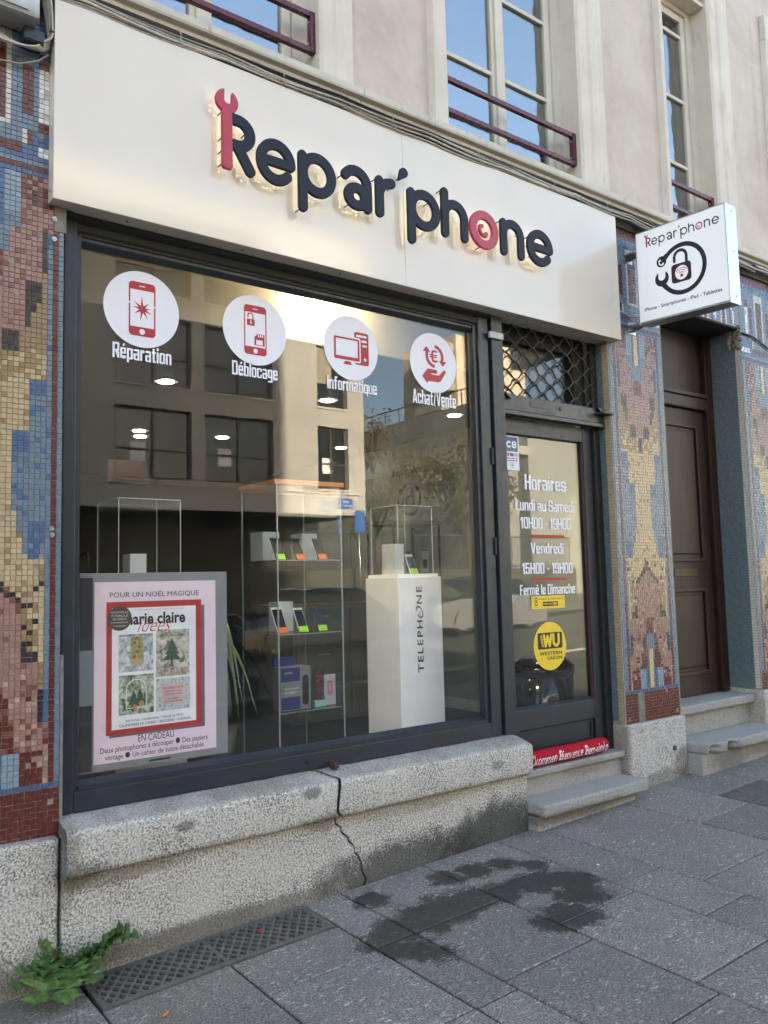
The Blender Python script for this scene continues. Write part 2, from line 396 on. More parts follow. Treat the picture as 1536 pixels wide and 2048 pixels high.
# ================================================================== materials
def granite(name, light, dark, scale=95, stains=(), contrast=(.405, .485, .555), top_dirt=False):
    N = NT(name); P = N.pos()
    n1 = N.noise(P, scale*1.05, 4, .72); n2 = N.noise(P, scale*2.6, 2, .6); big = N.noise(P, 5.5, 5, .6)
    s = N.math('ADD', N.math('MULTIPLY', n1.outputs['Fac'], .72), N.math('MULTIPLY', n2.outputs['Fac'], .28))
    s = N.math('ADD', s, N.math('MULTIPLY', N.math('SUBTRACT', big.outputs['Fac'], .5), .07))
    mid = tuple((a+b)*.5 for a, b in zip(light, dark))
    c = N.ramp(s, [(contrast[0], dark), (contrast[1], mid), (contrast[2], light)]).outputs[0]
    c = N.mix(N.maprange(big.outputs['Fac'], .35, .75, 0, .35), c, tuple(x*.72 for x in light))
    px, py, pz = N.sep(P)
    rough_n = N.noise(P, 9.0, 5, .7)
    for (cx, cz, rx, rz, amt, colr) in stains:
        dx = N.math('MULTIPLY', N.math('SUBTRACT', px, cx), 1/rx); dz = N.math('MULTIPLY', N.math('SUBTRACT', pz, cz), 1/rz)
        d = N.math('SQRT', N.math('ADD', N.math('MULTIPLY', dx, dx), N.math('MULTIPLY', dz, dz)))
        d = N.math('ADD', d, N.math('MULTIPLY', N.math('SUBTRACT', rough_n.outputs['Fac'], .5), 1.3))
        d = N.math('ADD', d, N.math('MULTIPLY', N.math('SUBTRACT', s, .5), 1.2))
        c = N.mix(N.maprange(d, 1.15, .55, 0, amt), c, colr)
    if top_dirt:
        nz = N.sep(N.n('ShaderNodeNewGeometry').outputs['Normal'])[2]
        c = N.mix(N.math('MULTIPLY', N.maprange(nz, .35, .8), N.maprange(big.outputs['Fac'], .25, .7, .75, .35)), c, (.24, .215, .175))
    nrm = N.bump(s, .8, .008)
    N.principled(col=c, rough=.85, spec=.3, normal=nrm); return N.m
DIRT = (.055, .052, .045)
G_SILL = granite('bush_hammered_stone', (.76, .725, .66), (.075, .068, .058), 105,
    [(3.2, .20, .46, .17, .86, (.03, .03, .028)), (2.6, .16, .6, .15, .8, (.04, .038, .034)), (1.7, .13, .9, .06, .6, (.10, .09, .07)), (.7, .10, .3, .12, .6, (.12, .10, .07)), (1.0, .47, .12, .06, .6, DIRT), (1.15, .43, .35, .035, .5, (.12, .1, .075)),
     (2.1, .46, .12, .06, .5, (.10, .085, .06)), (1.42, .58, .05, .025, .6, DIRT), (2.03, .61, .05, .03, .6, DIRT), (1.3, .12, .7, .07, .45, (.14, .12, .08)),
     (2.6, .44, .6, .05, .35, (.2, .17, .11)), (3.2, .56, .05, .03, .5, DIRT), (0.96, .5, .05, .2, .45, (.14, .12, .08))], top_dirt=True)
G_PLINTH = granite('speckled_granite_plinth', (.70, .67, .61), (.12, .115, .105), 120,
    [(4.42, .45, .06, .3, .55, (.16, .12, .075)), (4.75, .22, .5, .07, .5, DIRT), (5.0, .28, .1, .12, .4, DIRT), (6.1, .45, .12, .2, .35, (.3, .22, .13))])
G_STEP = granite('worn_granite_step', (.50, .48, .44), (.12, .115, .105), 130,
    [(4.1, .40, .25, .06, .4, (.16, .11, .07)), (3.8, .22, .6, .05, .6, (.10, .09, .06)), (5.4, .28, .25, .12, .55, (.09, .085, .07)), (5.9, .3, .3, .06, .5, (.16, .15, .09))], contrast=(.34, .47, .62))

def stucco_mat():
    N = NT('old_stucco'); P = N.pos()
    a = N.noise(P, 1.7, 6, .62, .4); b = N.noise(P, 14, 5, .6); f = N.noise(P, 160, 3, .6)
    c = N.ramp(a.outputs['Fac'], [(.28, (.50, .43, .365)), (.5, (.60, .53, .46)), (.74, (.67, .60, .53))]).outputs[0]
    c = N.mix(N.maprange(b.outputs['Fac'], .5, .8, 0, .35), c, (.70, .64, .575))
    mp = N.n('ShaderNodeMapping'); mp.inputs['Scale'].default_value = (7, 7, .6); N.l(P, mp.inputs['Vector']); st = N.noise(mp.outputs[0], 1.0, 6, .7)
    c = N.mix(N.maprange(st.outputs['Fac'], .56, .74, 0, .5), c, (.37, .325, .275)); vo = N.noise(P, .9, 8, .75, 1.5)
    c = N.mix(N.maprange(vo.outputs['Fac'], .60, .66, 0, .30), c, (.74, .70, .65))
    px, py, pz = N.sep(P)
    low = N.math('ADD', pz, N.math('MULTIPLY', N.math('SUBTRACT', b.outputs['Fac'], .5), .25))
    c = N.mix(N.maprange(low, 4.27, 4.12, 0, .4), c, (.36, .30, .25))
    N.principled(col=c, rough=.92, spec=.2, normal=N.bump(f.outputs['Fac'], .35, .003)); return N.m
STUCCO = stucco_mat()
def cream_paint(name, base, dirt, amt=.55, scale=5.0):
    N = NT(name); P = N.pos()
    mp = N.n('ShaderNodeMapping'); mp.inputs['Scale'].default_value = (6, 6, 1.2); N.l(P, mp.inputs['Vector'])
    a = N.noise(mp.outputs[0], scale*.5, 6, .68); b = N.noise(P, 30, 5, .7); g = N.noise(P, 3, 3)
    c = N.mix(N.maprange(g.outputs['Fac'], .3, .7), base, tuple(x*.9 for x in base))
    c = N.mix(N.maprange(a.outputs['Fac'], .55, .78, 0, amt), c, dirt)
    c = N.mix(N.maprange(b.outputs['Fac'], .66, .78, 0, amt), c, tuple(x*.5 for x in dirt))
    N.principled(col=c, rough=.7, spec=.35, normal=N.bump(b.outputs['Fac'], .25, .003)); return N.m
CREAM = cream_paint('cream_painted_stone', (.70, .64, .54), (.36, .31, .235), .7)
LEDGE = cream_paint('weathered_cream_ledge', (.62, .59, .50), (.22, .20, .15), .75, 9)
WINFRAME = cream_paint('cream_window_paint', (.68, .64, .54), (.42, .37, .29), .35)
def dark_paint(name, col, rough, chip=.0):
    N = NT(name); P = N.pos(); n = N.noise(P, 25, 6, .7); m = N.noise(P, 4, 4)
    c = N.mix(N.maprange(m.outputs['Fac'], .3, .7), tuple(x*.85 for x in col), tuple(x*1.15 for x in col))
    if chip: c = N.mix(N.maprange(n.outputs['Fac'], .70, .74, 0, chip), c, (.35, .33, .30))
    N.principled(col=c, rough=N.maprange(n.outputs['Fac'], .3, .7, rough-.08, rough+.1), spec=.5, normal=N.bump(n.outputs['Fac'], .18, .003)); return N.m
FRAME = dark_paint('anthracite_paint', (.020, .0245, .032), .42, .3)
FRAME_IN = dark_paint('weathered_black_timber', (.012, .0125, .012), .6, .25)
GRILLE = dark_paint('black_steel', (.035, .036, .036), .38)
RAIL = dark_paint('burgundy_paint', (.095, .011, .017), .3)
def fascia_mat():
    N = NT('cream_lacquered_panel'); P = N.pos(); n = N.noise(P, 2.2, 3)
    w = N.noise(P, 1.3, 1); c = N.mix(N.maprange(n.outputs['Fac'], .3, .7), (.72, .645, .535), (.735, .665, .56))
    N.principled(col=c, rough=.10, spec=.6, normal=N.bump(w.outputs['Fac'], .12, .02)); return N.m
FASCIA = fascia_mat()
NAVY = pm('navy_acrylic', (.012, .017, .029), .6, .1, 12, spec=.3)
RED = pm('red_acrylic', (.42, .028, .055), .42, .08, 12)
STEEL = pm('zinc_steel', (.42, .43, .45), .38, .15, 20, metal=.85)
WHITE_BOX = pm('white_lacquer', (.88, .88, .88), .25, .03)
VINYL_W = pm('white_vinyl', (.80, .80, .84), .5, .02)
VINYL_R = pm('red_vinyl', (.42, .018, .032), .5, .05)
VINYL_K = pm('black_vinyl', (.012, .012, .014), .5, .05)
YELLOW = pm('yellow_vinyl', (.80, .58, .02), .45, .04)
GLASS_W = glass('shop_window_glass', .046, (.985, .99, .985), 0.0, .004, .006)
GLASS_D = glass('door_glass', .045, (.985, .99, .985), 0.0, .004)
GLASS_U = glass('old_window_glass', .27, (.75, .8, .8), 0.0, 0.0, .16)
GLASS_C = glass('clear_cabinet_glass', .03, (.965, .985, .975))
ACRYL = glass('clear_acrylic', .035, (.97, .98, .98))
EDGE_GL = pm('glass_edge', (.30, .36, .35), .15, .1)
BLACK = pm('black_plastic', (.012, .012, .013), .35, .1)
def wood_mat(name, c1, c2, rough=.42, axis=2):
    N = NT(name); P = N.pos(); mp = N.n('ShaderNodeMapping'); sc = [26, 26, 26]; sc[axis] = 1.6; mp.inputs['Scale'].default_value = sc; N.l(P, mp.inputs['Vector'])
    n = N.noise(mp.outputs[0], 1.0, 6, .65, .6); b = N.noise(P, 2.5, 4)
    c = N.mix(N.maprange(n.outputs['Fac'], .3, .72), c1, c2); c = N.mix(N.maprange(b.outputs['Fac'], .45, .8, 0, .4), c, tuple(x*1.5 for x in c2))
    N.principled(col=c, rough=rough, spec=.45, normal=N.bump(n.outputs['Fac'], .25, .002)); return N.m
WOOD = wood_mat('varnished_brown_wood', (.014, .0048, .003), (.034, .0115, .0065), .5)
WOOD_TOP = wood_mat('orange_beech', (.42, .17, .07), (.50, .22, .09), .4, 0)

def paving_mat():
    N = NT('granite_paving'); P = N.pos()
    oi = N.n('ShaderNodeObjectInfo')
    n1 = N.noise(P, 125, 5, .75); n2 = N.noise(P, 45, 3, .55); big = N.noise(P, 2.2, 5, .6)
    mp = N.n('ShaderNodeMapping'); mp.inputs['Rotation'].default_value = (0, 0, math.radians(-37)); mp.inputs['Scale'].default_value = (30, 105, 60); N.l(P, mp.inputs['Vector'])
    fl = N.noise(mp.outputs[0], 1.0, 2, .5)
    c = N.ramp(n1.outputs['Fac'], [(.37, (.072, .064, .055)), (.5, (.190, .173, .150)), (.63, (.375, .345, .305))]).outputs[0]
    c = N.mix(N.maprange(n2.outputs['Fac'], .45, .7, 0, .3), c, (.15, .142, .13))
    c = N.mix(N.maprange(fl.outputs['Fac'], .63, .70, 0, .7), c, (.62, .60, .57))
    c = N.mix(N.maprange(big.outputs['Fac'], .42, .75, 0, .35), c, (.105, .098, .088))
    k = N.maprange(oi.outputs['Random'], 0, 1, .90, 1.12, False)
    c = N.mix(1.0, c, k, 'MULTIPLY')
    px, py, pz = N.sep(P)
    wob = N.noise(P, 11, 6, .72); wob2 = N.noise(P, 45, 4, .7)
    circ = [(2.06,-.60,.05),(2.17,-.56,.08),(2.32,-.54,.10),(2.47,-.53,.10),(2.62,-.53,.09),(2.74,-.57,.08),(2.90,-.58,.07),(3.03,-.61,.07),(3.08,-.72,.09),(2.99,-.84,.08),(2.80,-.94,.09),(2.69,-.94,.05),(2.69,-.28,.05),(2.85,-.29,.06),(2.99,-.32,.04),(2.26,-.23,.05),(2.12,-.75,.05),(2.17,-.82,.03),(3.1,-.45,.03),(2.05,-.70,.03)]
    best = None
    for cx, cy, r in circ:
        dx = N.math('SUBTRACT', px, cx); dy = N.math('SUBTRACT', py, cy)
        d = N.math('SUBTRACT', N.math('SQRT', N.math('ADD', N.math('MULTIPLY', dx, dx), N.math('MULTIPLY', dy, dy))), r)
        best = d if best is None else N.math('SMOOTH_MIN', best, d)
        if hasattr(best.node, 'inputs') and best.node.operation == 'SMOOTH_MIN': best.node.inputs[2].default_value = .03
    d = N.math('ADD', best, N.math('MULTIPLY', N.math('SUBTRACT', wob.outputs['Fac'], .5), .27))
    d = N.math('ADD', d, N.math('MULTIPLY', N.math('SUBTRACT', wob2.outputs['Fac'], .5), .10))
    d = N.math('ADD', d, N.math('MULTIPLY', N.math('SUBTRACT', n1.outputs['Fac'], .5), .14))
    d = N.math('ADD', d, N.math('MULTIPLY', N.math('SUBTRACT', fl.outputs['Fac'], .5), .05))
    wet = N.maprange(d, .062, .026, 0, 1)
    c = N.mix(N.math('MULTIPLY', wet, .93), c, N.mix(1.0, c, (.20, .20, .20), 'MULTIPLY'))
    spots = N.noise(P, 16, 3, .5)
    c = N.mix(N.maprange(spots.outputs['Fac'], .77, .80, 0, .8), c, (.03, .03, .03))
    # scuffed grime against the wall and along the kerb of the steps
    nr = N.bump(n1.outputs['Fac'], .35, .0025)
    N.principled(col=c, rough=N.maprange(wet, 0, 1, .74, .50), spec=.4, normal=nr); return N.m
PAVING = paving_mat()
JOINT = pm('joint_dirt', (.035, .033, .029), .95, .4, 40, .5, 90)
ASPHALT = pm('asphalt', (.055, .055, .056), .9, .25, 30, .4, 120)
CASTIRON = pm('grey_cast_metal', (.115, .108, .095), .6, .25, 18, .25, 90)

# ================================================================== pavement and road
pav = MB()
xs = np.linspace(-12, 34, 24); 
pav.add([(-60, -6.0, ground(-60, -6)-.03), (90, -6.0, ground(90, -6)-.03), (90, .4, ground(90, .4)-.03), (-60, .4, ground(-60, .4)-.03)], [(0, 1, 2, 3)])
pavement = tag(pav.build('pavement', JOINT), kind='structure')
def slab(x0, x1, y0, y1, g=.005, name='paving_slab'):
    x0 += g; x1 -= g; y0 += g; y1 -= g; b = .004
    dz = random.uniform(-.002, .0015); tx = random.uniform(-.0015, .0015)
    def G(x, y): return ground(x, y)+dz+tx*(x-x0)
    m = MB(); vs = [(x, y, ground(x, y)-.045) for x, y in ((x0,y0),(x1,y0),(x1,y1),(x0,y1))]
    vs += [(x, y, G(x, y)-b) for x, y in ((x0,y0),(x1,y0),(x1,y1),(x0,y1))]
    vs += [(x, y, G(x, y)) for x, y in ((x0+b,y0+b),(x1-b,y0+b),(x1-b,y1-b),(x0+b,y1-b))]
    fs = [(8,9,10,11)]
    for i in range(4):
        j = (i+1) % 4; fs += [(i, j, 4+j, 4+i), (4+i, 4+j, 8+j, 8+i)]
    m.add(vs, fs); return m.build(name, PAVING, pavement)
COLS = [(-2.5,-2.0,[.2]),(-2.0,-1.5,[.1]),(-1.5,-1.0,[.3]),(-1.0,-.5,[.1]),(-.5,0,[.3]),(0,.5,[.15]),(.5,1.0,[-.30]),(1.0,1.5,[-.345,-.75]),(1.5,2.0,[-.345,-.645]),(2.0,2.2,[-.06,-.218,-.62,-1.203]),(2.2,2.7,[-.06,-.62,-1.132]),(2.7,3.205,[-.06,-.50,-.965,-1.59]),
        (3.205,3.524,[-.06,-.44,-.87,-1.31]),(3.524,4.235,[-.06,-.58,-1.1]),(4.235,4.765,[-.02,-.64,-1.1]),(4.765,5.27,[0,-.42,-.94]),(5.27,5.9,[-.02,-.5,-1.0]),(5.9,6.5,[-.02,-.55,-1.1]),(6.5,7.1,[0,-.5,-1.0]),(7.1,7.6,[0,-.4,-.9]),(7.6,8.2,[0,-.55,-1.05]),(8.2,8.8,[.3,-.3,-.8]),(8.8,9.4,[.3,-.5,-1.1])]
for x0, x1, ys in COLS:
    top = ys[0] if ys[0] > -.1 else ys[0]
    if x0 == .5 or x1 <= .5: ys = [-.01]+[y for y in ys if y < -.05]
    y = ys[0]; rest = list(ys[1:])
    while y > -4.2:
        ny = rest.pop(0) if rest else y-random.choice([.5, .55, .62, .48])
        if not (abs(x0-4.765) < .01 and abs(ny+.94) < .01): slab(x0, x1, ny, y)
        y = ny
# road and far kerb, seen only in the window's reflection
road = MB(); road.add([(-60, -15.0, ground(-60, -15)-.14), (90, -15.0, ground(90, -15)-.14), (90, -6.0, ground(90, -6)-.14), (-60, -6.0, ground(-60, -6)-.14)], [(0, 1, 2, 3)])
tag(road.build('road', ASPHALT), kind='structure')
kb = MB()
for ya, yb in ((-6.15, -6.0),):
    kb.add([(x, y, ground(x, y)+z) for z in (-.16, .0) for x, y in ((-60, ya), (90, ya), (90, yb), (-60, yb))], [(0,3,2,1),(4,5,6,7),(0,1,5,4),(1,2,6,5),(2,3,7,6),(3,0,4,7)])
tag(kb.build('kerb', pm('kerb_granite', (.3, .3, .29), .85, .2, 30)), kind='structure')
fp = MB(); fp.add([(-80, -110, -1.7), (130, -110, 2.6), (130, -15.0, ground(130, -15)), (-80, -15.0, ground(-80, -15))], [(0, 1, 2, 3)])
tag(fp.build('far_pavement', pm('far_paving', (.17, .165, .16), .9, .2, 1.5)), kind='structure')
land = MB(); land.add([(-400, -400, -6), (400, -400, -6), (400, 300, -6), (-400, 300, -6)], [(0, 1, 2, 3)])
tag(land.build('ground', pm('far_land', (.12, .12, .1), .95, .2, .05)), kind='structure')

# ================================================================== the shop building
bld = thing('corner_building', 'old stucco building with cream window surrounds above a mosaic-clad shop front', 'building', (0, 0, 0))
WINS = [(1.033, 2.200, 1.03, 2.415, 6.30), (3.084, 4.251, 2.969, 4.530, 6.30), (5.278, 5.898, 5.219, 6.186, 6.13), (6.92, 7.9, 6.80, 8.16, 6.13)]
wall = MB(); X = -14.0; ZB, ZT = 4.06, 20.0
for (a, b, aa, bb, zt) in WINS:
    wall.box(X, a-.001, .02, .30, ZB, ZT); wall.box(a-.001, b+.001, .02, .30, zt, ZT)
    X = b+.001
wall.box(X, 8.3, .02, .30, ZB, ZT)
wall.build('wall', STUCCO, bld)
core = MB(); core.box(-14, 8.3, .62, 6.0, 4.2, 19.9); core.box(-14, .33, .02, 6.0, -.5, 4.06); core.box(6.78, 8.3, .02, 6.0, -.5, 4.06)
core.box(.33, 6.78, 5.9, 6.0, -.5, 4.2); core.box(.33, 6.78, .10, .62, 3.62, 4.2)
core.build('rear_wall', pm('party_wall', (.30, .27, .24), .9, .1, 2), bld)
# third-party house front right of the last pillar
hb = MB(); hb.box(6.78, 8.3, -.005, .02, .2, 4.06); hb.build('side_wall', STUCCO, bld)

# moulded ledge (string course) below the windows: profile extruded along x
prof = [(.02, 4.048), (-.03, 4.048), (-.035, 4.06), (-.055, 4.064), (-.058, 4.082), (-.085, 4.09), (-.09, 4.10), (-.09, 4.132), (-.075, 4.14), (.02, 4.158)]
edges = [-3.0, .62, 2.43, 4.60, 5.62, 7.6, 8.3]
for x0, x1 in zip(edges[:-1], edges[1:]):
    MB().prism([(y, z) for y, z in prof], 'x', x0+.002, x1-.002).build('ledge_stone', LEDGE, bld)
# strip coloured dark as the gap's shade, behind the fascia under the ledge
box('ledge_underside', -3, 8.3, -.02, .06, 3.955, 4.046, pm('gap_shade_render', (.10, .09, .075), .95, .35, 14, .5, 60), bld)

def thing_part(name, parent):
    o = bpy.data.objects.new(name, None); COL.objects.link(o); o.empty_display_size = .05
    attach(o, parent); WORLD[o.name] = Vector((0, 0, 0)); return o
def casement(a, b, zt, leaves):
    w = thing_part('window', bld)
    y0, y1 = .12, .18; fw = .07; zb = 4.14
    m = MB(); m.box(a, a+fw, y0, y1+.04, zb, zt).box(b-fw, b, y0, y1+.04, zb, zt).box(a+fw, b-fw, y0, y1+.04, zt-fw, zt).box(a+fw, b-fw, y0-.01, y1+.04, zb, zb+.05)
    part = m.build('frame', WINFRAME, w)
    lw = (b-a-2*fw)/leaves
    for i in range(leaves):
        l0 = a+fw+i*lw+.004; l1 = l0+lw-.008; s = .055; yy = .135
        m = MB(); z0, z1 = zb+.055, zt-fw-.005
        m.box(l0, l0+s, yy, yy+.045, z0, z1, .006).box(l1-s, l1, yy, yy+.045, z0, z1, .006).box(l0+s, l1-s, yy+.002, yy+.043, z0, z0+.07).box(l0+s, l1-s, yy+.002, yy+.043, z1-s, z1)
        m.build('sash', WINFRAME, w)
        for zc in (4.77, 5.32, 5.87):
            if zc < z1-.15: box('glazing_bar', l0+s-.003, l1-s+.003, yy+.004, yy+.036, zc-.014, zc+.014, WINFRAME, w, .005)
        box('pane', l0+s-.004, l1-s+.004, yy+.022, yy+.026, z0+.06, z1-.05, GLASS_U, w)
    if leaves == 2:
        xm = (a+b)/2; box('mullion', xm-.032, xm+.032, .118, .15, zb+.05, zt-fw, WINFRAME, w, .008)
    # reveals
    box('reveal', b-.0005, b+.05, .0, .30, 4.13, zt, CREAM, w); box('reveal', a-.05, a+.0005, .0, .30, 4.13, zt, CREAM, w)
    box('reveal', a+.001, b-.001, .001, .29, zt-.03, zt-.001, CREAM, w)
for i, (a, b, aa, bb, zt) in enumerate(WINS):
    casement(a, b, zt, 1 if i == 2 else 2)
    # architraves: left jamb plain, right jamb a fluted moulding as it shows
    MB().prism([(aa, .02), (aa+.012, -.028), (aa+.035, -.035), (a-.02, -.035), (a-.0005, -.02), (a-.0005, .02)], 'z', 4.13, zt+.05).build('window_surround', CREAM, bld)
    r = bb-b
    MB().prism([(b+.0005, .02), (b+.0005, -.02), (b+.02, -.035), (b+.10*r/.28, -.035), (b+.12*r/.28, -.048), (b+.17*r/.28, -.052), (b+.20*r/.28, -.04), (b+.26*r/.28, -.04), (bb-.012, -.03), (bb, .02)], 'z', 4.13, zt+.05).build('window_surround', CREAM, bld)
    box('window_surround', aa, bb, -.034, .02, zt+.05, zt+.28, CREAM, bld, .01)
# window guard rails, fixed between the jambs
for (x0, x1) in ((1.034, 2.199), (3.085, 4.250), (5.279, 5.897), (6.921, 7.899)):
    g = thing_part('guard_rail', bld); t = .029; y0 = .012
    for zz in (4.305, 4.500):
        box('rail_bar', x0, x1-t, y0, y0+t, zz-t/2, zz+t/2, RAIL, g, .003)
    box('rail_post', x1-t, x1, y0-.003, y0+t+.004, 4.305-t/2, 4.500+t/2, RAIL, g, .003)
    m = MB()
    for zz in (4.345, 4.46): m.cyl((x1-t, y0+.018, zz), .006, -.004, 'x', 8)
    m.build('bolt', STEEL, g)
# ================================================================== mosaic pillars
TCOL = {'R': (.118, .026, .020), 'B': (.062, .128, .245), 'L': (.150, .208, .272), 'P': (.335, .190, .160), 'C': (.50, .385, .225), 'K': (.034, .026, .027), 'G': (.30, .205, .105),
        'Y': (.72, .52, .20), 'W': (.58, .55, .48), 'T': (.135, .175, .195), 'Q': (.205, .088, .070), 'S': (.80, .80, .80), 'H': (.46, .295, .235), 'M': (.235, .315, .375)}
TMAT = {k: pm('tile_'+{'R': 'oxblood', 'B': 'blue', 'L': 'grey_blue', 'P': 'pink', 'C': 'cream', 'K': 'dark_brown', 'G': 'khaki', 'Y': 'yellow', 'W': 'stone_white', 'T': 'slate_teal', 'Q': 'plum', 'S': 'silver_white', 'H': 'light_pink', 'M': 'pale_blue'}[k],
               c, .30, .16, 34, .12, 50, rand=.10, rvar=.1) for k, c in TCOL.items()}
TK = list(TCOL)
GROUT = pm('pale_grout', (.30, .26, .205), .9, .25, 40)
GROUT_D = pm('dark_grout', (.07, .065, .055), .9, .25, 40)
def pattern(k, r, rnd):
    """tile colour for column k counted from the pillar's axis and row r counted from its foot"""
    u = rnd.random
    if r < 9: return 'R'
    if r == 9: return 'B'
    if k >= 12 and r < 126: return 'L'
    if k == 11 and r < 126: return 'R'
    if r < 16:
        if k < 1: return 'Y'
        if k == 1: return 'B'
        if k <= 5 and k >= 2: return 'M' if k > 2 else 'B'
        return 'R' if (r < 13 or u() < .5) and k < 10 else ('P' if u() < .6 else 'H')
    if r < 27:
        if k < 1: return 'Y' if r < 22 else 'L'
        if k == 1: return 'B' if r < 22 else 'L'
        if k <= 5-(r-16)*.22: return 'R' if u() < .85 else 'Q'
        if r >= 21 and k == 9: return 'K'
        if r >= 21 and k >= 10: return 'B'
        q = u(); return 'P' if q < .58 else 'H' if q < .76 else 'Q' if q < .95 else 'R'
    if r < 32:
        if k <= 1: return 'R' if u() < .8 else 'Q'
        if k == 9: return 'G'
        if k >= 10: return 'L'
        return 'P' if u() < .8 else 'Q' if u() < .5 else 'H'
    if r < 43:
        if k >= 10: return 'L' if u() < .95 else 'B'
        if k == 9: return 'C'
        if k >= 6:
            if r < 34 or (k == 6 and r < 36): return 'K'
            q = u(); return 'G' if q < .78 else 'C' if q < .92 else 'K'
        return 'P' if u() < .92 else 'Q'
    if r < 51:
        if k >= 10: return 'L' if u() < .95 else 'B'
        top = 49-k*1.15
        if k <= 5 and top-2.2 < r <= top: return 'K' if u() < .85 else 'Q'
        if k <= 5 and r <= top: return 'P'
        q = u(); return 'C' if q < .82 else 'G' if q < .97 else 'K'
    if r < 62:
        if k <= 6-(r-51)*.25: return 'C' if u() < .93 else 'G'
        if 7 <= k <= 9 and r < 58: return 'B' if u() < .85 else 'L'
        return 'L' if u() < .94 else 'B'
    if r < 75:
        if k <= 3: return 'C' if u() < .94 else 'G'
        if 4 <= k <= 6 and (r >= 71 or u() < .25): return 'B'
        return 'L' if u() < .95 else 'B'
    if r < 85:
        if k <= 6: return 'C' if u() < .93 else 'G'
        if k <= 9 and (r >= 82 or u() < .2): return 'B'
        return 'L' if u() < .95 else 'B'
    if k >= 10 and r < 114: return 'L' if (r < 106 and u() < .85) else 'B' if u() < .5 else 'L'
    if r < 90:
        if k <= 0: return 'K'
        q = u(); return 'C' if q < .35+(k-3)*.06 else 'G'
    if r < 94:
        if k <= 2: return 'P' if k < 2 else 'K'
        if k <= 4: return 'K'
        return 'G' if u() < .85 else 'C'
    if r < 104:
        if k < 6: return 'P' if u() < .88 else 'Q'
        if k == 9: return 'G'
        lim = {6: 95, 7: 97.5, 8: 99.5}[k]
        return 'K' if r >= lim and u() < .93 else 'G'
    if r < 114:
        if k <= 1 and r < 109: return 'R' if u() < .8 else 'Q'
        if k <= 2 and r >= 109: return 'L'
        if k == 9: return 'G' if r < 106 else 'K'
        return 'P' if u() < .85 else 'Q'
    if r < 125:
        if k < 1: return 'Y'
        if k == 1: return 'B'
        if 2 <= k <= 4: return 'M' if r >= 117 else 'L'
        q = u(); lim = .72 if r < 119 else .35
        return 'P' if q < lim else 'Q' if q < lim+.25 else 'R'
    if r == 125: return 'B'
    if r == 126: return 'R'
    if r == 127: return 'L'
    if r == 128: return 'B'
    if r < 131: return 'R' if k < 5 else 'B' if k < 8 else 'S' if u() < .7 else 'W'
    if r < 134: return 'L' if k < 5 else ('W' if k == 5 else 'R' if k == 6 else 'B')
    if r < 150:
        if k < 2: return 'R' if r > 134 else 'W'
        if k == 2: return 'W'
        if k <= 4: return 'L'
        if k <= 6: return 'R' if 136 < r < 147 else 'L'
        if k == 7: return 'L'
        if k <= 9: return ('S' if u() < .75 else 'W') if 135 < r < 147 else 'R'
        return 'L'
    if r < 153: return 'W' if k < 3 else 'L'
    if r < 156: return 'B' if u() < .5 else 'L'
    return 'R'
TS = .021
def tile_geo(u0, u1, v0, v1):   # local tile of unit pitch: chamfered face, in (u, v, height)
    c = .0007; h = .0013
    vs = [(u0, v0, -.003), (u1, v0, -.003), (u1, v1, -.003), (u0, v1, -.003), (u0+c*.3, v0+c*.3, h-c*.8), (u1-c*.3, v0+c*.3, h-c*.8), (u1-c*.3, v1-c*.3, h-c*.8), (u0+c*.3, v1-c*.3, h-c*.8),
          (u0+c, v0+c, h), (u1-c, v0+c, h), (u1-c, v1-c, h), (u0+c, v1-c, h)]
    fs = [(8, 9, 10, 11)]
    for i in range(4):
        j = (i+1) % 4; fs += [(i, j, 4+j, 4+i), (4+i, 4+j, 8+j, 8+i)]
    return vs, fs
def tile_mesh(key):
    m = MB(); g = .0006
    vs, fs = tile_geo(-TS/2+g, TS/2-g, -TS/2+g, TS/2-g)
    m.add([(u, -h, v) for u, v, h in vs], fs)
    me = m.mesh('tile_'+key); me.materials.append(TMAT[key]); return me
TILE_ME = {}
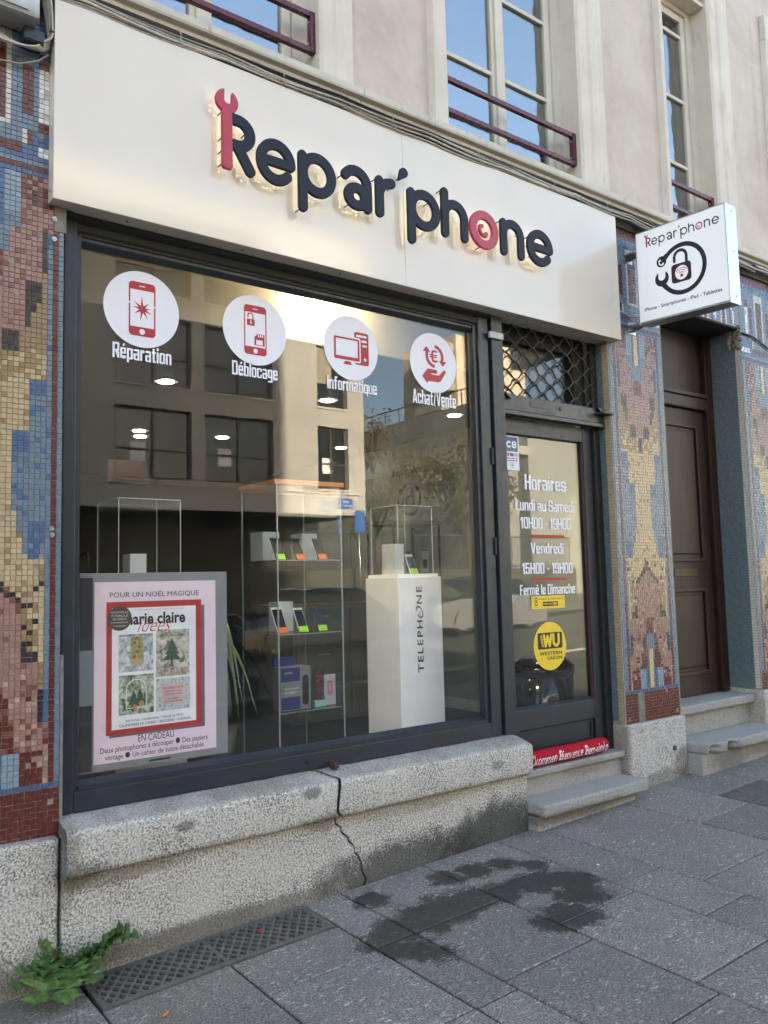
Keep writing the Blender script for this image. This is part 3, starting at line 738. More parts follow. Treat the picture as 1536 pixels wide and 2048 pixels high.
def pillar(X0, xa, xb, za, zb, seed, n_single=0, holes=()):
    part = thing_part('mosaic_pillar', bld)
    box('grout_bed', xa, xb, .0015, .30, za, zb, GROUT, part)
    rnd = random.Random(seed); tiles = []
    r1 = int((zb-.608)/TS); k0 = math.floor((xa-X0)/TS); k1 = math.ceil((xb-X0)/TS)
    for r in range(0, r1+1):
        for kk in range(k0, k1):
            x = X0+(kk+.5)*TS; z = .608+(r+.5)*TS
            if x < xa+.4*TS or x > xb-.4*TS or z > zb-.005: continue
            k = kk if kk >= 0 else -1-kk
            key = pattern(k, r, rnd)
            if any(a < x < b and c < z < d for a, b, c, d in holes): continue
            if rnd.random() < .004: continue           # a few tiles have fallen out
            tiles.append((x, z, key))
    singles = set()
    if n_single:
        order = sorted((i for i, t in enumerate(tiles) if t[0] > .735), key=lambda i: (Vector((tiles[i][0], 0, tiles[i][1]))-CAM_LOC).length)
        singles = set(order[:n_single])
    m = MB()
    for i, (x, z, key) in enumerate(tiles):
        jx, jz, jy = rnd.uniform(-.0008, .0008), rnd.uniform(-.0008, .0008), rnd.uniform(-.0008, .0006)
        if i in singles:
            if key not in TILE_ME: TILE_ME[key] = tile_mesh(key)
            o = bpy.data.objects.new('tile', TILE_ME[key]); COL.objects.link(o); o.parent = part
            o.location = (x+jx, jy, z+jz); o.rotation_euler = (rnd.uniform(-.04, .04), rnd.uniform(-.035, .035), rnd.uniform(-.04, .04)); o.scale = (rnd.uniform(.93, 1.0), 1, rnd.uniform(.93, 1.0))
        else:
            g = .0006; vs, fs = tile_geo(-TS/2+g, TS/2-g, -TS/2+g, TS/2-g); m.cur = TK.index(key)
            tx, tz, ro, sx, sz = rnd.uniform(-.04, .04), rnd.uniform(-.04, .04), rnd.uniform(-.035, .035), rnd.uniform(.93, 1.0), rnd.uniform(.93, 1.0)
            m.add([(x+jx+u*sx+ro*v, jy-h+tx*u+tz*v, z+jz+v*sz-ro*u) for u, v, h in vs], fs)
    o = m.build('tile_field', [TMAT[k] for k in TK], part); tag(o, kind='stuff')
    return part
pillar(.672, .20, .945, .612, 4.03, 3, 300)
pillar(4.765, 4.458, 5.072, .600, 4.03, 5, 0, [(4.60, 4.665, .605, .79)])
pillar(6.437, 6.13, 6.74, .62, 4.03, 9)
# side faces of the pillars that look towards the street (running back to the doors)
def reveal_tiles(xw, y0, y1, za, zb, name, colf, parent, seed, grout):
    rnd = random.Random(seed); m = MB(); n = int(round((y1-y0)/TS)); rr = int((zb-za)/TS)
    for r in range(rr):
        for k in range(n):
            key = colf(k, r, rnd); y = y0+(k+.5)*(y1-y0)/n; z = za+(r+.5)*TS; g = .0010; w = (y1-y0)/n/2-g
            vs, fs = tile_geo(-w, w, -TS/2+g, TS/2-g); m.cur = TK.index(key); j = rnd.uniform(-.0006, .0006); ty = rnd.uniform(-.02, .02)
            m.add([(xw-h+j+ty*u, y+u, z+v) for u, v, h in vs], [f[::-1] for f in fs])
    part = thing_part('mosaic_jamb', bld)
    box('grout_bed', xw+.0012, xw+.004, y0, y1, za, zb, grout, part)
    tag(m.build('tile_field', [TMAT[k] for k in TK], part), kind='stuff')
reveal_tiles(4.4535, .004, .13, .63, 3.12, 'j', lambda k, r, q: 'C' if k < 2 else ('T' if q.random() < .95 else 'L'), bld, 21, pm('teal_grout', (.10, .125, .135), .8))
reveal_tiles(6.1255, .004, .27, .68, 3.49, 'j', lambda k, r, q: 'W' if k < 2 else ('T' if q.random() < .985 else 'L'), bld, 22, pm('teal_grout', (.10, .125, .135), .8))
# lintel above the brown door
lp = thing_part('mosaic_lintel', bld)
box('grout_bed', 5.073, 6.129, .0015, .30, 3.50, 4.03, GROUT, lp)
rnd = random.Random(31); m = MB()
for r in range(24):
    for k in range(50):
        x = 5.084+k*TS; z = 3.512+r*TS; q = k % 12
        key = 'R' if r >= 20 else 'B' if r >= 18 else ('W' if q in (2, 5) else 'R' if q in (3, 4, 8) else 'S' if q in (9, 10) and rnd.random() < .6 else 'L')
        vs, fs = tile_geo(-TS/2+.0009, TS/2-.0009, -TS/2+.0009, TS/2-.0009); m.cur = TK.index(key); jy = rnd.uniform(-.0005, .0005)
        m.add([(x+u, jy-h, z+v) for u, v, h in vs], fs)
tag(m.build('tile_field', [TMAT[k] for k in TK], lp), kind='stuff')
# bare cement where the mosaic has gone
CEM = pm('bare_cement', (.20, .185, .155), .95, .35, 18, .6, 70)
box('cement_patch', 4.60, 4.665, -.003, .0014, .612, .788, CEM, bld)
box('cement_patch', .905, .953, -.004, .0014, 3.02, 3.125, CEM, bld)
box('cement_strip', .9455, .958, -.0025, .09, .66, 1.30, CEM, bld)
rub = MB(); rb = random.Random(4)
for i in range(70):
    y = rb.uniform(.0, .10); z = rb.uniform(3.35, 3.51); s = rb.uniform(.008, .025)
    bmx = bmesh.new(); bmesh.ops.create_icosphere(bmx, subdivisions=1, radius=s)
    for v in bmx.verts: v.co = v.co*rb.uniform(.7, 1.3)+Vector((6.122, y, z))
    rub.bm(bmx)
rub.build('broken_render', CEM, bld)

# ================================================================== stone base
def rough_box(name, x0, x1, y0, y1, z0, z1, mat, parent, step=.05, amp=.004, rnd_edge=.012, seed=0, zfun=None):
    """stone block with softened, slightly wavering faces; zfun(x) lowers/raises the foot"""
    bmx = bmesh.new(); bmesh.ops.create_cube(bmx, size=1)
    for v in bmx.verts: v.co = Vector(((x0+x1)/2+v.co.x*(x1-x0), (y0+y1)/2+v.co.y*(y1-y0), (z0+z1)/2+v.co.z*(z1-z0)))
    bmesh.ops.bevel(bmx, geom=list(bmx.edges), offset=rnd_edge, segments=3, affect='EDGES', profile=.5)
    L = max(x1-x0, .01); n = int(L/step)
    for i in range(1, n):
        bmesh.ops.bisect_plane(bmx, geom=bmx.verts[:]+bmx.edges[:]+bmx.faces[:], plane_co=(x0+L*i/n, 0, 0), plane_no=(1, 0, 0))
    nz = int((z1-z0)/step)
    for i in range(1, nz):
        bmesh.ops.bisect_plane(bmx, geom=bmx.verts[:]+bmx.edges[:]+bmx.faces[:], plane_co=(0, 0, z0+(z1-z0)*i/nz), plane_no=(0, 0, 1))
    for v in bmx.verts:
        q = mnoise.noise_vector(Vector((v.co.x*9+seed, v.co.y*9, v.co.z*9)))*amp+mnoise.noise_vector(Vector((v.co.x*30+seed, v.co.y*30, v.co.z*30)))*amp*.5
        v.co += q
        if zfun and v.co.z < z0+.03: v.co.z += zfun(v.co.x)
    m = MB(); m.bm(bmx); return m.build(name, mat, parent)
# plinth under the left pillar, wall under the window
rough_box('plinth', -2.5, .936, -.045, .25, -.10, .618, G_SILL, bld, .09, .004, .015, 1)
# wall below the window: two pieces parted by the long settlement crack
def crack_pieces(pts, x_l, x_r, y0, y1, z0, z1, name, seed):
    gap = .0075
    rk = random.Random(seed); gl_ = [rk.uniform(.001, .010) for p in pts]; gr_ = [rk.uniform(.0015, .009) for p in pts]
    left = [(x_l, z0)]+[(x-g, z) for (x, z), g in zip(pts, gl_)]+[(x_l, z1)]
    right = [(x_r, z1)]+[(x+g, z+.004) for (x, z), g in list(zip(pts, gr_))[::-1]]+[(x_r, z0)]
    for pl in (left, right):
        m = MB(); m.prism(pl[::-1], 'y', y0, y1); m.build(name, G_SILL, bld)
ck = [(2.352, .05), (2.345, .12), (2.352, .145), (2.328, .19), (2.332, .225), (2.314, .26), (2.296, .275), (2.292, .31), (2.262, .335), (2.258, .355), (2.222, .385), (2.214, .41), (2.188, .43), (2.180, .475)]
crack_pieces(ck, .945, 3.476, -.055, .25, 0.0, .475, 'base_wall', 2)
box('base_wall_core', .95, 3.47, -.035, .2, 0.0, .47, JOINT, bld)
# sill stones (three lengths), rounded nose, sloping top
def sill(xl, xr, name='sill_stone', left_cut=None, right_cut=None, round_right=False):
    prof = [(.12, .470), (-.093, .470), (-.104, .480), (-.108, .50), (-.108, .622), (-.106, .635), (-.099, .643), (-.088, .647), (-.06, .652), (.02, .668), (.12, .672)]
    n = max(3, int((xr-xl)/.02)); vs = []; fs = []; k = len(prof)
    for i in range(n+1):
        t = i/n
        for y, z in prof:
            a = xl+(left_cut(y, z) if left_cut else 0); b = xr+(right_cut(y, z) if right_cut else 0)
            x = a+(b-a)*t
            if round_right:
                d = max(0, x-(xr-.07))
                f = 1-math.sqrt(max(0, 1-(d/.0705)**2))
                if y < 0: y = y+f*.055*(1 if y < -.08 else .6)
                if z > .6: z -= f*.05
            q = mnoise.noise_vector(Vector((x*8, y*8+3, z*8)))*.0045+mnoise.noise_vector(Vector((x*26, y*26+3, z*26)))*.004
            vs.append((x+(q.x if 0 < i < n else 0), y+q.y, z+q.z))
    for i in range(n):
        for j in range(k-1): fs.append((i*k+j, (i+1)*k+j, (i+1)*k+j+1, i*k+j+1))
    fs.append(list(range(k))[::-1]); fs.append([n*k+j for j in range(k)])
    m = MB(); m.add(vs, [f[::-1] for f in fs], True); o = m.build(name, G_SILL, bld); return o
def jag(y, z):
    if z > .60: return -.085*max(0, (y+.10)/.2)+.008*math.sin(y*60)
    return .012*math.sin(z*45)+.006*math.sin(z*110)-.006
sill(.946, 2.184, right_cut=lambda y, z: jag(y, z)-.0075)
sill(2.184, 3.517, round_right=True, left_cut=lambda y, z: jag(y, z)+.0075)
# plinth of the middle pillar, third plinth
rough_box('plinth', 4.445, 5.080, -.028, .26, .05, .604, G_PLINTH, bld, .08, .003, .014, 5)
rough_box('plinth', 6.115, 6.76, -.025, .30, .05, .672, G_PLINTH, bld, .08, .004, .014, 7)
m = MB(); m.cyl((4.93, -.028, .405), .018, -.006, 'y', 18); m.build('drain_cap', pm('rusty_cap', (.07, .065, .06), .7, .3, 60), bld)
# shop door steps
s1 = thing('stone_step', 'worn granite step and threshold below the dark shop door', 'step', (3.95, -.1, .2), 'stone steps at the doors')
rough_box('tread', 3.478, 4.42, -.185, .05, .238, .308, G_STEP, s1, .07, .003, .016, 11)
rough_box('riser', 3.48, 4.36, -.13, .20, .08, .236, G_STEP, s1, .09, .003, .006, 12)
rough_box('riser', 3.522, 4.443, .03, .24, .30, .412, G_STEP, s1, .09, .003, .006, 13)
rough_box('threshold', 3.522, 4.447, .0, .24, .413, .452, G_STEP, s1, .07, .002, .008, 14)
s2 = thing('stone_step', 'chipped pair of granite steps below the brown wooden door', 'step', (5.6, -.1, .2), 'stone steps at the doors')
def chipped_tread():
    o = rough_box('tread', 5.083, 6.70, -.20, .14, .355, .425, G_STEP, s2, .03, .003, .016, 15)
    for v in o.data.vertices:
        if v.co.y < -.12:
            c = math.exp(-((v.co.x-5.37)/.05)**2)*.05+math.exp(-((v.co.x-5.16)/.06)**2)*.045
            v.co.y += c*(1.0 if v.co.z < .41 else .75); 
            if v.co.z < .40: v.co.y += c*.6
chipped_tread()
rough_box('riser', 5.085, 6.70, -.13, .20, .08, .353, G_STEP, s2, .09, .004, .008, 16)
rough_box('riser', 5.085, 6.113, .10, .30, .424, .578, G_STEP, s2, .09, .003, .006, 17)
rough_box('threshold', 5.085, 6.113, .045, .36, .579, .642, G_STEP, s2, .06, .003, .014, 18)
# ================================================================== shop window
sw = thing('shop_window', 'large display window in a dark grey frame with white service stickers', 'window', (2.2, .1, .68))
def rail_box(name, x0, x1, z0, z1, y0=.045, y1=.14, parent=None, mat=None, bev=.004): return box(name, x0, x1, y0, y1, z0, z1, mat or FRAME, parent or sw, bev)
rail_box('frame_stile', .960, 1.012, .672, 3.20)
rail_box('frame_stile', 3.318, 3.398, .672, 3.20)
rail_box('frame_rail', 1.0125, 3.3175, .672, .752)
rail_box('frame_head', 1.0125, 3.3175, 3.050, 3.20, .06, .14, None, FRAME_IN)
# glazing bead (moulding round the glass)
bd = MB()
for (x0, x1, z0, z1) in ((1.0125, 1.034, .7525, 3.0495), (3.290, 3.3175, .7525, 3.0495)): bd.prism([(x0, .060), (x1, .060), (x1, .095), (x0, .095)], 'z', z0, z1)
bd.prism([(.052, .7525), (.052, .772), (.090, .792), (.090, .7525)], 'x', 1.0345, 3.2895)
bd.prism([(.068, 3.0495), (.068, 3.035), (.092, 3.012), (.092, 3.0495)], 'x', 1.0345, 3.2895)
bd.build('glazing_bead', FRAME, sw)
hd = MB(); hd.prism([(.02, 3.20), (.02, 3.115), (.05, 3.10), (.05, 3.07), (.0598, 3.06), (.0598, 3.20)], 'x', .963, 3.40); hd.build('head_moulding', FRAME_IN, sw)
box('pane', 1.028, 3.297, .096, .104, .775, 3.03, GLASS_W, sw)
m = MB()
for x, z in ((1.42, .712), (2.10, .712), (3.12, .712)): m.cyl((x, .046, z), .008, -.003, 'y', 10)
m.build('screw_head', BLACK, sw)
m = MB()
for z in (1.75, 2.28): m.box(3.385, 3.402, .034, .047, z-.05, z+.05, .003)
m.build('hinge', FRAME_IN, sw)

YD = .0952
def decal(cx, icon_parts, caption, x0, x1, z0=2.545, z1=2.628):
    cz = 2.793; r = .173
    me = shape_mesh(s_circle((cx, cz), r), (cx-r, cz-r, cx+r, cz+r), .004); d = flat('window_sticker', me, YD, VINYL_W, sw)
    for nm, fn, mt in icon_parts(cx, cz):
        me = shape_mesh(fn, (cx-.17, cz-.17, cx+.17, cz+.17), .0016); flat(nm, me, YD-.0006, mt, d)
    heavy('caption', caption, x0, z0, x1, z1, YD, VINYL_W, d)
def phone(cx, cz, w, h, top, bot, side):
    body = s_box(cx-w/2, cz-h/2, cx+w/2, cz+h/2, .018); scr = s_box(cx-w/2+side, cz-h/2+bot, cx+w/2-side, cz+h/2-top, .002)
    return s_not(body, scr, s_circle((cx, cz-h/2+bot*.5), bot*.30), s_cap((cx-.012, cz+h/2-top*.5), (cx+.012, cz+h/2-top*.5), .0022))
def ic_repair(cx, cz):
    b = phone(cx, cz, .122, .246, .036, .042, .0065)
    b = s_not(b, s_cap((cx-.075, cz+.035), (cx-.045, cz+.018), .003), s_cap((cx+.045, cz+.018), (cx+.075, cz+.022), .003))
    rays = [(0, .020)]; star = [s_circle((cx, cz+.002), .017)]
    for i, a in enumerate((5, 45, 92, 140, 172, 215, 262, 300, 335)):
        L = (.040, .045, .060, .052, .044, .046, .058, .052, .05)[i]; ca, sa = math.cos(math.radians(a)), math.sin(math.radians(a))
        star.append(s_poly([(cx-sa*.0075, cz+.002+ca*.0075), (cx+ca*L, cz+.002+sa*L), (cx+sa*.0075, cz+.002-ca*.0075)]))
    return [('icon', s_or(b, *star), VINYL_R)]
def ic_unlock(cx, cz):
    b = phone(cx, cz, .122, .246, .036, .040, .0060)
    lk = s_or(s_not(s_box(cx-.045, cz+.020, cx-.003, cz+.052), s_cap((cx-.024, cz+.030), (cx-.024, cz+.043), .003)), s_arc((cx-.026, cz+.068), .0135, .0065, 0, 180), s_cap((cx-.0395, cz+.066), (cx-.0395, cz+.062), .0033), s_cap((cx-.0125, cz+.066), (cx-.0125, cz+.052), .0033))
    fl = s_not(s_poly([(cx-.006, cz-.074), (cx+.050, cz-.074), (cx+.050, cz-.016), (cx+.012, cz-.016), (cx-.006, cz-.034)]), s_box(cx+.004, cz-.070, cx+.040, cz-.046), *[s_box(cx+.014+i*.011, cz-.032, cx+.020+i*.011, cz-.018) for i in range(3)])
    return [('icon', s_or(b, lk, fl), VINYL_R)]
def ic_computer(cx, cz):
    mon = s_not(s_box(cx-.110, cz-.068, cx+.052, cz+.052, .008), s_box(cx-.098, cz-.050, cx+.040, cz+.042, .002))
    halo = s_box(cx-.118, cz-.076, cx+.060, cz+.060, .012)
    tow = s_not(s_box(cx+.020, cz-.085, cx+.112, cz+.092, .012), halo, s_box(cx+.032, cz+.066, cx+.10, cz+.078), s_box(cx+.066, cz+.040, cx+.10, cz+.052), s_box(cx+.072, cz+.016, cx+.10, cz+.027), s_circle((cx+.088, cz-.052), .0085))
    st = s_poly([(cx-.055, cz-.092), (cx+.005, cz-.092), (cx-.010, cz-.074), (cx-.040, cz-.074)])
    return [('icon', s_or(mon, tow, st), VINYL_R)]
def ic_trade(cx, cz):
    a1 = s_arc((cx+.008, cz+.040), .058, .020, -20, 78); a2 = s_arc((cx+.008, cz+.040), .058, .020, 160, 262)
    h1 = s_poly([(cx+.040, cz+.018), (cx+.096, cz+.018), (cx+.068, cz-.012)]); h2 = s_poly([(cx-.080, cz+.060), (cx-.022, cz+.060), (cx-.050, cz+.092)])
    eu = s_or(s_and(s_not(s_box(cx-.016, cz+.004, cx+.034, cz+.076, .02), s_box(cx-.001, cz+.018, cx+.05, cz+.064, .008)), s_not(s_box(cx-.1, cz-.1, cx+.1, cz+.2), s_box(cx+.022, cz+.03, cx+.08, cz+.052))), s_cap((cx-.026, cz+.046), (cx+.024, cz+.046), .004), s_cap((cx-.026, cz+.034), (cx+.022, cz+.034), .004))
    hand = s_or(s_poly([(cx-.088, cz-.085), (cx-.050, cz-.040), (cx-.036, cz-.036), (cx+.020, cz-.038), (cx+.026, cz-.050), (cx+.02, cz-.060), (cx-.02, cz-.062), (cx-.02, cz-.068), (cx+.035, cz-.068), (cx+.075, cz-.032), (cx+.088, cz-.034), (cx+.090, cz-.044), (cx+.050, cz-.100), (cx+.030, cz-.108), (cx-.040, cz-.108), (cx-.052, cz-.122)]))
    return [('icon', s_or(a1, a2, h1, h2, eu, hand), VINYL_R)]
decal(1.311, ic_repair, 'Réparation', 1.179, 1.447)
decal(1.875, ic_unlock, 'Déblocage', 1.749, 1.996)
decal(2.442, ic_computer, 'Informatique', 2.286, 2.604)
decal(3.010, ic_trade, 'Achat/Vente', 2.850, 3.172)

# ================================================================== door post, shop door, transom grille
dp = thing('door_post', 'anthracite steel post between display window and shop door', 'post', (3.46, .06, .68))
box('post', 3.412, 3.505, .030, .15, .672, 3.20, FRAME, dp, .004)
box('shadow_gap', 3.3985, 3.4115, .10, .15, .672, 3.2, BLACK, dp)
box('rail_cap', 3.385, 3.495, .012, .0295, 2.985, 3.022, pm('worn_zinc', (.5, .5, .48), .5, .3, 60), dp)
m = MB(); rb = random.Random(8)
for i in range(16): m.cyl((3.43+rb.random()*.05, .0295, .9+i*.13+rb.random()*.05), .004, -.002, 'y', 8)
m.build('rivet', FRAME, dp)

sd = thing('shop_door', 'dark grey glazed shop door with white opening hours lettering', 'door', (3.95, .15, .46))
box('stile', 3.510, 3.588, .115, .17, .462, 2.545, FRAME, sd, .004)
box('stile', 4.305, 4.385, .115, .17, .462, 2.545, FRAME, sd, .004)
box('jamb', 4.390, 4.450, .090, .20, .455, 3.20, FRAME_IN, sd, .004)
box('top_rail', 3.5885, 4.3045, .115, .17, 2.448, 2.545, FRAME, sd, .003)
box('lock_rail', 3.5885, 4.3045, .115, .17, .66, .775, FRAME, sd, .003)
box('bottom_rail', 3.5885, 4.3045, .115, .17, .462, .525, FRAME, sd, .003)
box('kick_panel', 3.5885, 4.3045, .138, .155, .5255, .6595, FRAME, sd)
m = MB(); a = [(3.60, .535), (4.29, .535), (4.29, .650), (3.60, .650)]
m.box(3.60, 4.29, .127, .1375, .533, .545).box(3.60, 4.29, .127, .1375, .641, .653).box(3.60, 3.612, .1268, .1375, .5452, .6408).box(4.278, 4.29, .1268, .1375, .5452, .6408); m.build('panel_moulding', FRAME, sd)
bdd = MB(); bdd.prism([(.118, .7755), (.118, .782), (.138, .796), (.138, .7755)], 'x', 3.5885, 4.3045).build('glazing_bead', FRAME, sd)
m = MB(); m.prism([(4.299, .135), (4.3045, .124), (4.3045, .140)], 'z', .797, 2.447); m.build('red_sealant', pm('dark_red_bead', (.07, .004, .006), .5, .2), sd)
box('pane', 3.583, 4.31, .142, .150, .770, 2.455, GLASS_D, sd)
YG = .1405
# bracket of the missing handle
me = shape_mesh(s_not(s_poly([(3.569, 1.465), (3.620, 1.449), (3.586, 1.411)]), s_circle((3.596, 1.446), .008)), (3.56, 1.40, 3.63, 1.47), .001, .004, .001)
to_plane(me, (0, .110, 0), FX, FZ); new_obj('handle_bracket', me, pm('grey_bracket', (.45, .45, .47), .4, .1), sd)
# opening hours
for txt, x0, z0, x1, z1 in (('Horaires', 3.764, 2.112, 4.148, 2.208), ('Lundi au Samedi', 3.676, 1.980, 4.217, 2.052), ('10H00 - 19H00', 3.713, 1.868, 4.180, 1.940), ('Vendredi', 3.795, 1.713, 4.100, 1.781), ('15H00 - 19H00', 3.713, 1.588, 4.180, 1.657), ('Fermé le Dimanche', 3.686, 1.459, 4.192, 1.522)):
    heavy('lettering', txt, x0, z0, x1, z1, YG, VINYL_W, sd)
for z in (1.817, 1.545): box('lettering_rule', 3.785, 4.109, YG-.0004, YG, z, z+.015, VINYL_R, sd)
# bank card sticker
cs = box('card_sticker', 3.596, 3.722, YG-.0006, YG, 2.226, 2.440, VINYL_W, sd)
N = NT('blue_green_label'); px, py, pz = N.sep(N.pos()); N.principled(col=N.ramp(N.maprange(pz, 2.34, 2.43, 0, 1, False), [(0, (.03, .17, .13)), (.35, (.03, .14, .22)), (1, (.01, .05, .25))]).outputs[0], rough=.4); CBM = N.m
box('card_logo', 3.604, 3.714, YG-.0012, YG-.0007, 2.342, 2.432, CBM, cs)
me = shape_mesh(s_or(s_arc((3.636, 2.385), .016, .012, 50, 310), s_not(s_box(3.662, 2.364, 3.700, 2.407, .012), s_box(3.672, 2.374, 3.690, 2.381, .003), s_box(3.672, 2.391, 3.690, 2.398, .003))), (3.60, 2.35, 3.715, 2.42), .001); flat('card_logo', me, YG-.0016, VINYL_W, cs)
for i, c in enumerate(((.55, .12, .02), (.05, .06, .3), (.5, .35, .3))): box('card_logo', 3.606+i*.037, 3.638+i*.037, YG-.0012, YG-.0007, 2.312, 2.332, pm('card_mark_%d' % i, c, .4), cs)
words('card_logo', 'VISA VISA', 3.606, 2.293, 3.690, 2.304, YG-.0012, pm('visa_blue', (.03, .04, .2), .5), cs, .03)
words('card_logo', 'F', 3.698, 2.288, 3.708, 2.306, YG-.0012, VINYL_K, cs, .03)
box('card_logo', 3.606, 3.708, YG-.0012, YG-.0007, 2.283, 2.287, VINYL_K, cs)
me = shape_mesh(s_or(s_ring((3.659, 2.257), .015, .0015), s_arc((3.652, 2.257), .006, .0018, -45, 45), s_arc((3.650, 2.257), .012, .0018, -40, 40), s_arc((3.648, 2.257), .018, .0018, -30, 30)), (3.63, 2.235, 3.69, 2.28), .0008); flat('card_logo', me, YG-.0012, VINYL_K, cs)
# yellow money transfer stickers
ys = box('yellow_sticker', 3.781, 4.088, YG-.0006, YG, 1.371, 1.450, YELLOW, sd)
words('sticker_text', "Démarrez sur l'appli, payez ici", 3.852, 1.424, 4.075, 1.436, YG-.001, VINYL_K, ys, .012)
box('sticker_logo', 3.884, 4.022, YG-.001, YG-.0007, 1.386, 1.414, VINYL_K, ys)
words('sticker_text', 'WESTERN UNION', 3.889, 1.394, 3.965, 1.407, YG-.0014, YELLOW, ys, .02)
words('sticker_text', 'WU', 3.972, 1.391, 4.014, 1.409, YG-.0014, YELLOW, ys, .06, .2)
me = shape_mesh(s_or(s_not(s_box(3.812, 1.392, 3.836, 1.440, .006), s_box(3.815, 1.398, 3.833, 1.434, .003)), s_line([(3.808, 1.376), (3.814, 1.395), (3.805, 1.41)], .001), s_line([(3.834, 1.376), (3.832, 1.392)], .001), s_box(3.819, 1.410, 3.829, 1.424)), (3.80, 1.372, 3.84, 1.445), .0008); flat('sticker_logo', me, YG-.001, VINYL_K, ys)
ov = flat('oval_sticker', shape_mesh(s_circle((3.935, 1.139), .149), (3.78, .985, 4.09, 1.29), .004), YG-.0005, YELLOW, sd)
flat('sticker_logo', shape_mesh(s_box(3.823, 1.122, 4.047, 1.222, .010), (3.82, 1.12, 4.05, 1.225), .002), YG-.001, VINYL_K, ov)
wu = s_or(s_line([(3.880, 1.206), (3.893, 1.142), (3.912, 1.200), (3.930, 1.142), (3.946, 1.206)], .010), s_and(s_or(s_cap((3.966, 1.206), (3.966, 1.165), .010), s_cap((4.014, 1.206), (4.014, 1.165), .010), s_arc((3.990, 1.165), .024, .020, 180, 360)), s_box(3.8, 1.13, 4.1, 1.23)), s_cap((3.848, 1.208), (3.862, 1.138), .0022), s_cap((3.858, 1.208), (3.872, 1.138), .0030))
flat('sticker_logo', shape_mesh(wu, (3.83, 1.125, 4.045, 1.222), .0012), YG-.0015, YELLOW, ov)
words('sticker_text', 'WESTERN', 3.836, 1.083, 4.040, 1.106, YG-.001, VINYL_K, ov, .03, 0, 0, 1.15)
words('sticker_text', 'UNION', 3.905, 1.052, 4.040, 1.075, YG-.001, VINYL_K, ov, .03, 0, 0, 1.15)

tg = thing('transom_light', 'narrow window over the shop door behind a folded lattice security grille', 'window', (3.95, .12, 2.6))
box('lower_bar', 3.506, 4.446, .055, .13, 2.575, 2.675, GRILLE, tg, .006)
box('lower_lip', 3.506, 4.446, .04, .10, 2.548, 2.572, GRILLE, tg, .003)
box('name_plate', 3.75, 3.93, .052, .0548, 2.615, 2.652, GRILLE, tg)
m = MB()
for x in (3.54, 4.40): MB().prism([(x-.03, 2.672), (x+.06, 2.668), (x+.02, 2.64)], 'y', .03, .054).build('bracket', GRILLE, tg)
box('side_bracket', 4.36, 4.475, -.02, .054, 2.628, 2.640, GRILLE, tg, .002)
m = MB(); m.cyl((4.03, .0545, 2.632), .012, -.006, 'y', 12); m.build('lock', BLACK, tg)
box('pane', 3.52, 4.30, .196, .202, 2.676, 3.06, GLASS_D, tg)
fr = MB(); fr.box(3.506, 3.535, .17, .23, 2.676, 3.2).box(4.29, 4.389, .15, .23, 2.676, 3.2).box(3.5355, 4.2895, .17, .23, 3.05, 3.2); fr.build('frame', FRAME_IN, tg)
# the lattice: wavy flat bars crossing
lat = thing_part('lattice_grille', tg)
def wavy(x0, sgn):
    pts = []; n = 150
    for i in range(n+1):
        t = i/n*.80; x = x0+sgn*t; ph = (x-3.51)/.079*2*math.pi
        z = 2.672+t*.70-.0060*sgn*math.sin(ph)
        pts.append((x, .092+.005*sgn*math.cos(ph/2), z))
    return [p for p in pts if 3.512 <= p[0] <= 4.442 and 2.678 <= p[2] <= 3.14]
for i in range(-6, 7):
    for sgn in (1, -1):
        pts = wavy((3.51+i*.158) if sgn > 0 else (3.51+(i+5)*.158), sgn)
        if len(pts) > 6: MB().tube(pts, .0052, 6).build('lattice_bar', GRILLE, lat)

# red fabric draught roll
dr = thing('draught_excluder', 'red fabric draught roll with white welcome words on the shop doorstep', 'draught roll', (3.95, .05, .452))
pth = [(3.515, .058, .502), (3.53, .052, .502), (3.65, .050, .500), (3.80, .052, .504), (3.95, .048, .500), (4.1, .050, .503), (4.24, .052, .504), (4.30, .056, .504), (4.325, .06, .503), (4.333, .062, .503)]
N = NT('red_felt'); P = N.pos(); n = N.noise(P, 60, 4, .7); N.principled(col=N.mix(N.maprange(n.outputs['Fac'], .3, .7), (.34, .012, .022), (.48, .02, .035)), rough=.95, spec=.1, normal=N.bump(N.noise(P, 300, 2).outputs['Fac'], .4, .003)); FELT = N.m
MB().tube(pth, [.020, .042, .047, .046, .047, .046, .047, .040, .024, .004], 20).build('roll', FELT, dr)
STITCH = pm('white_stitching', (.82, .80, .78), .9)
for wtxt, xa, xb in (('Willkommen', 3.520, 3.800), ('Bienvenue', 3.826, 4.034), ('Bem-vindo', 4.060, 4.272)):
    me = text_mesh(wtxt, .004, 0, .12); fit2d(me, xa, .474, xb, .532)
    a = np.zeros(len(me.vertices)*3); me.vertices.foreach_get('co', a); a = a.reshape(-1, 3)
    for v in a:
        z = v[1]; dzz = (z-.503)/.0475; v[0], v[1], v[2] = v[0], .0505-.0525*math.sqrt(max(.05, 1-dzz*dzz)), z+.002*math.sin(v[0]*30)
    me.vertices.foreach_set('co', a.ravel()); me.update(); new_obj('lettering', me, STITCH, dr)

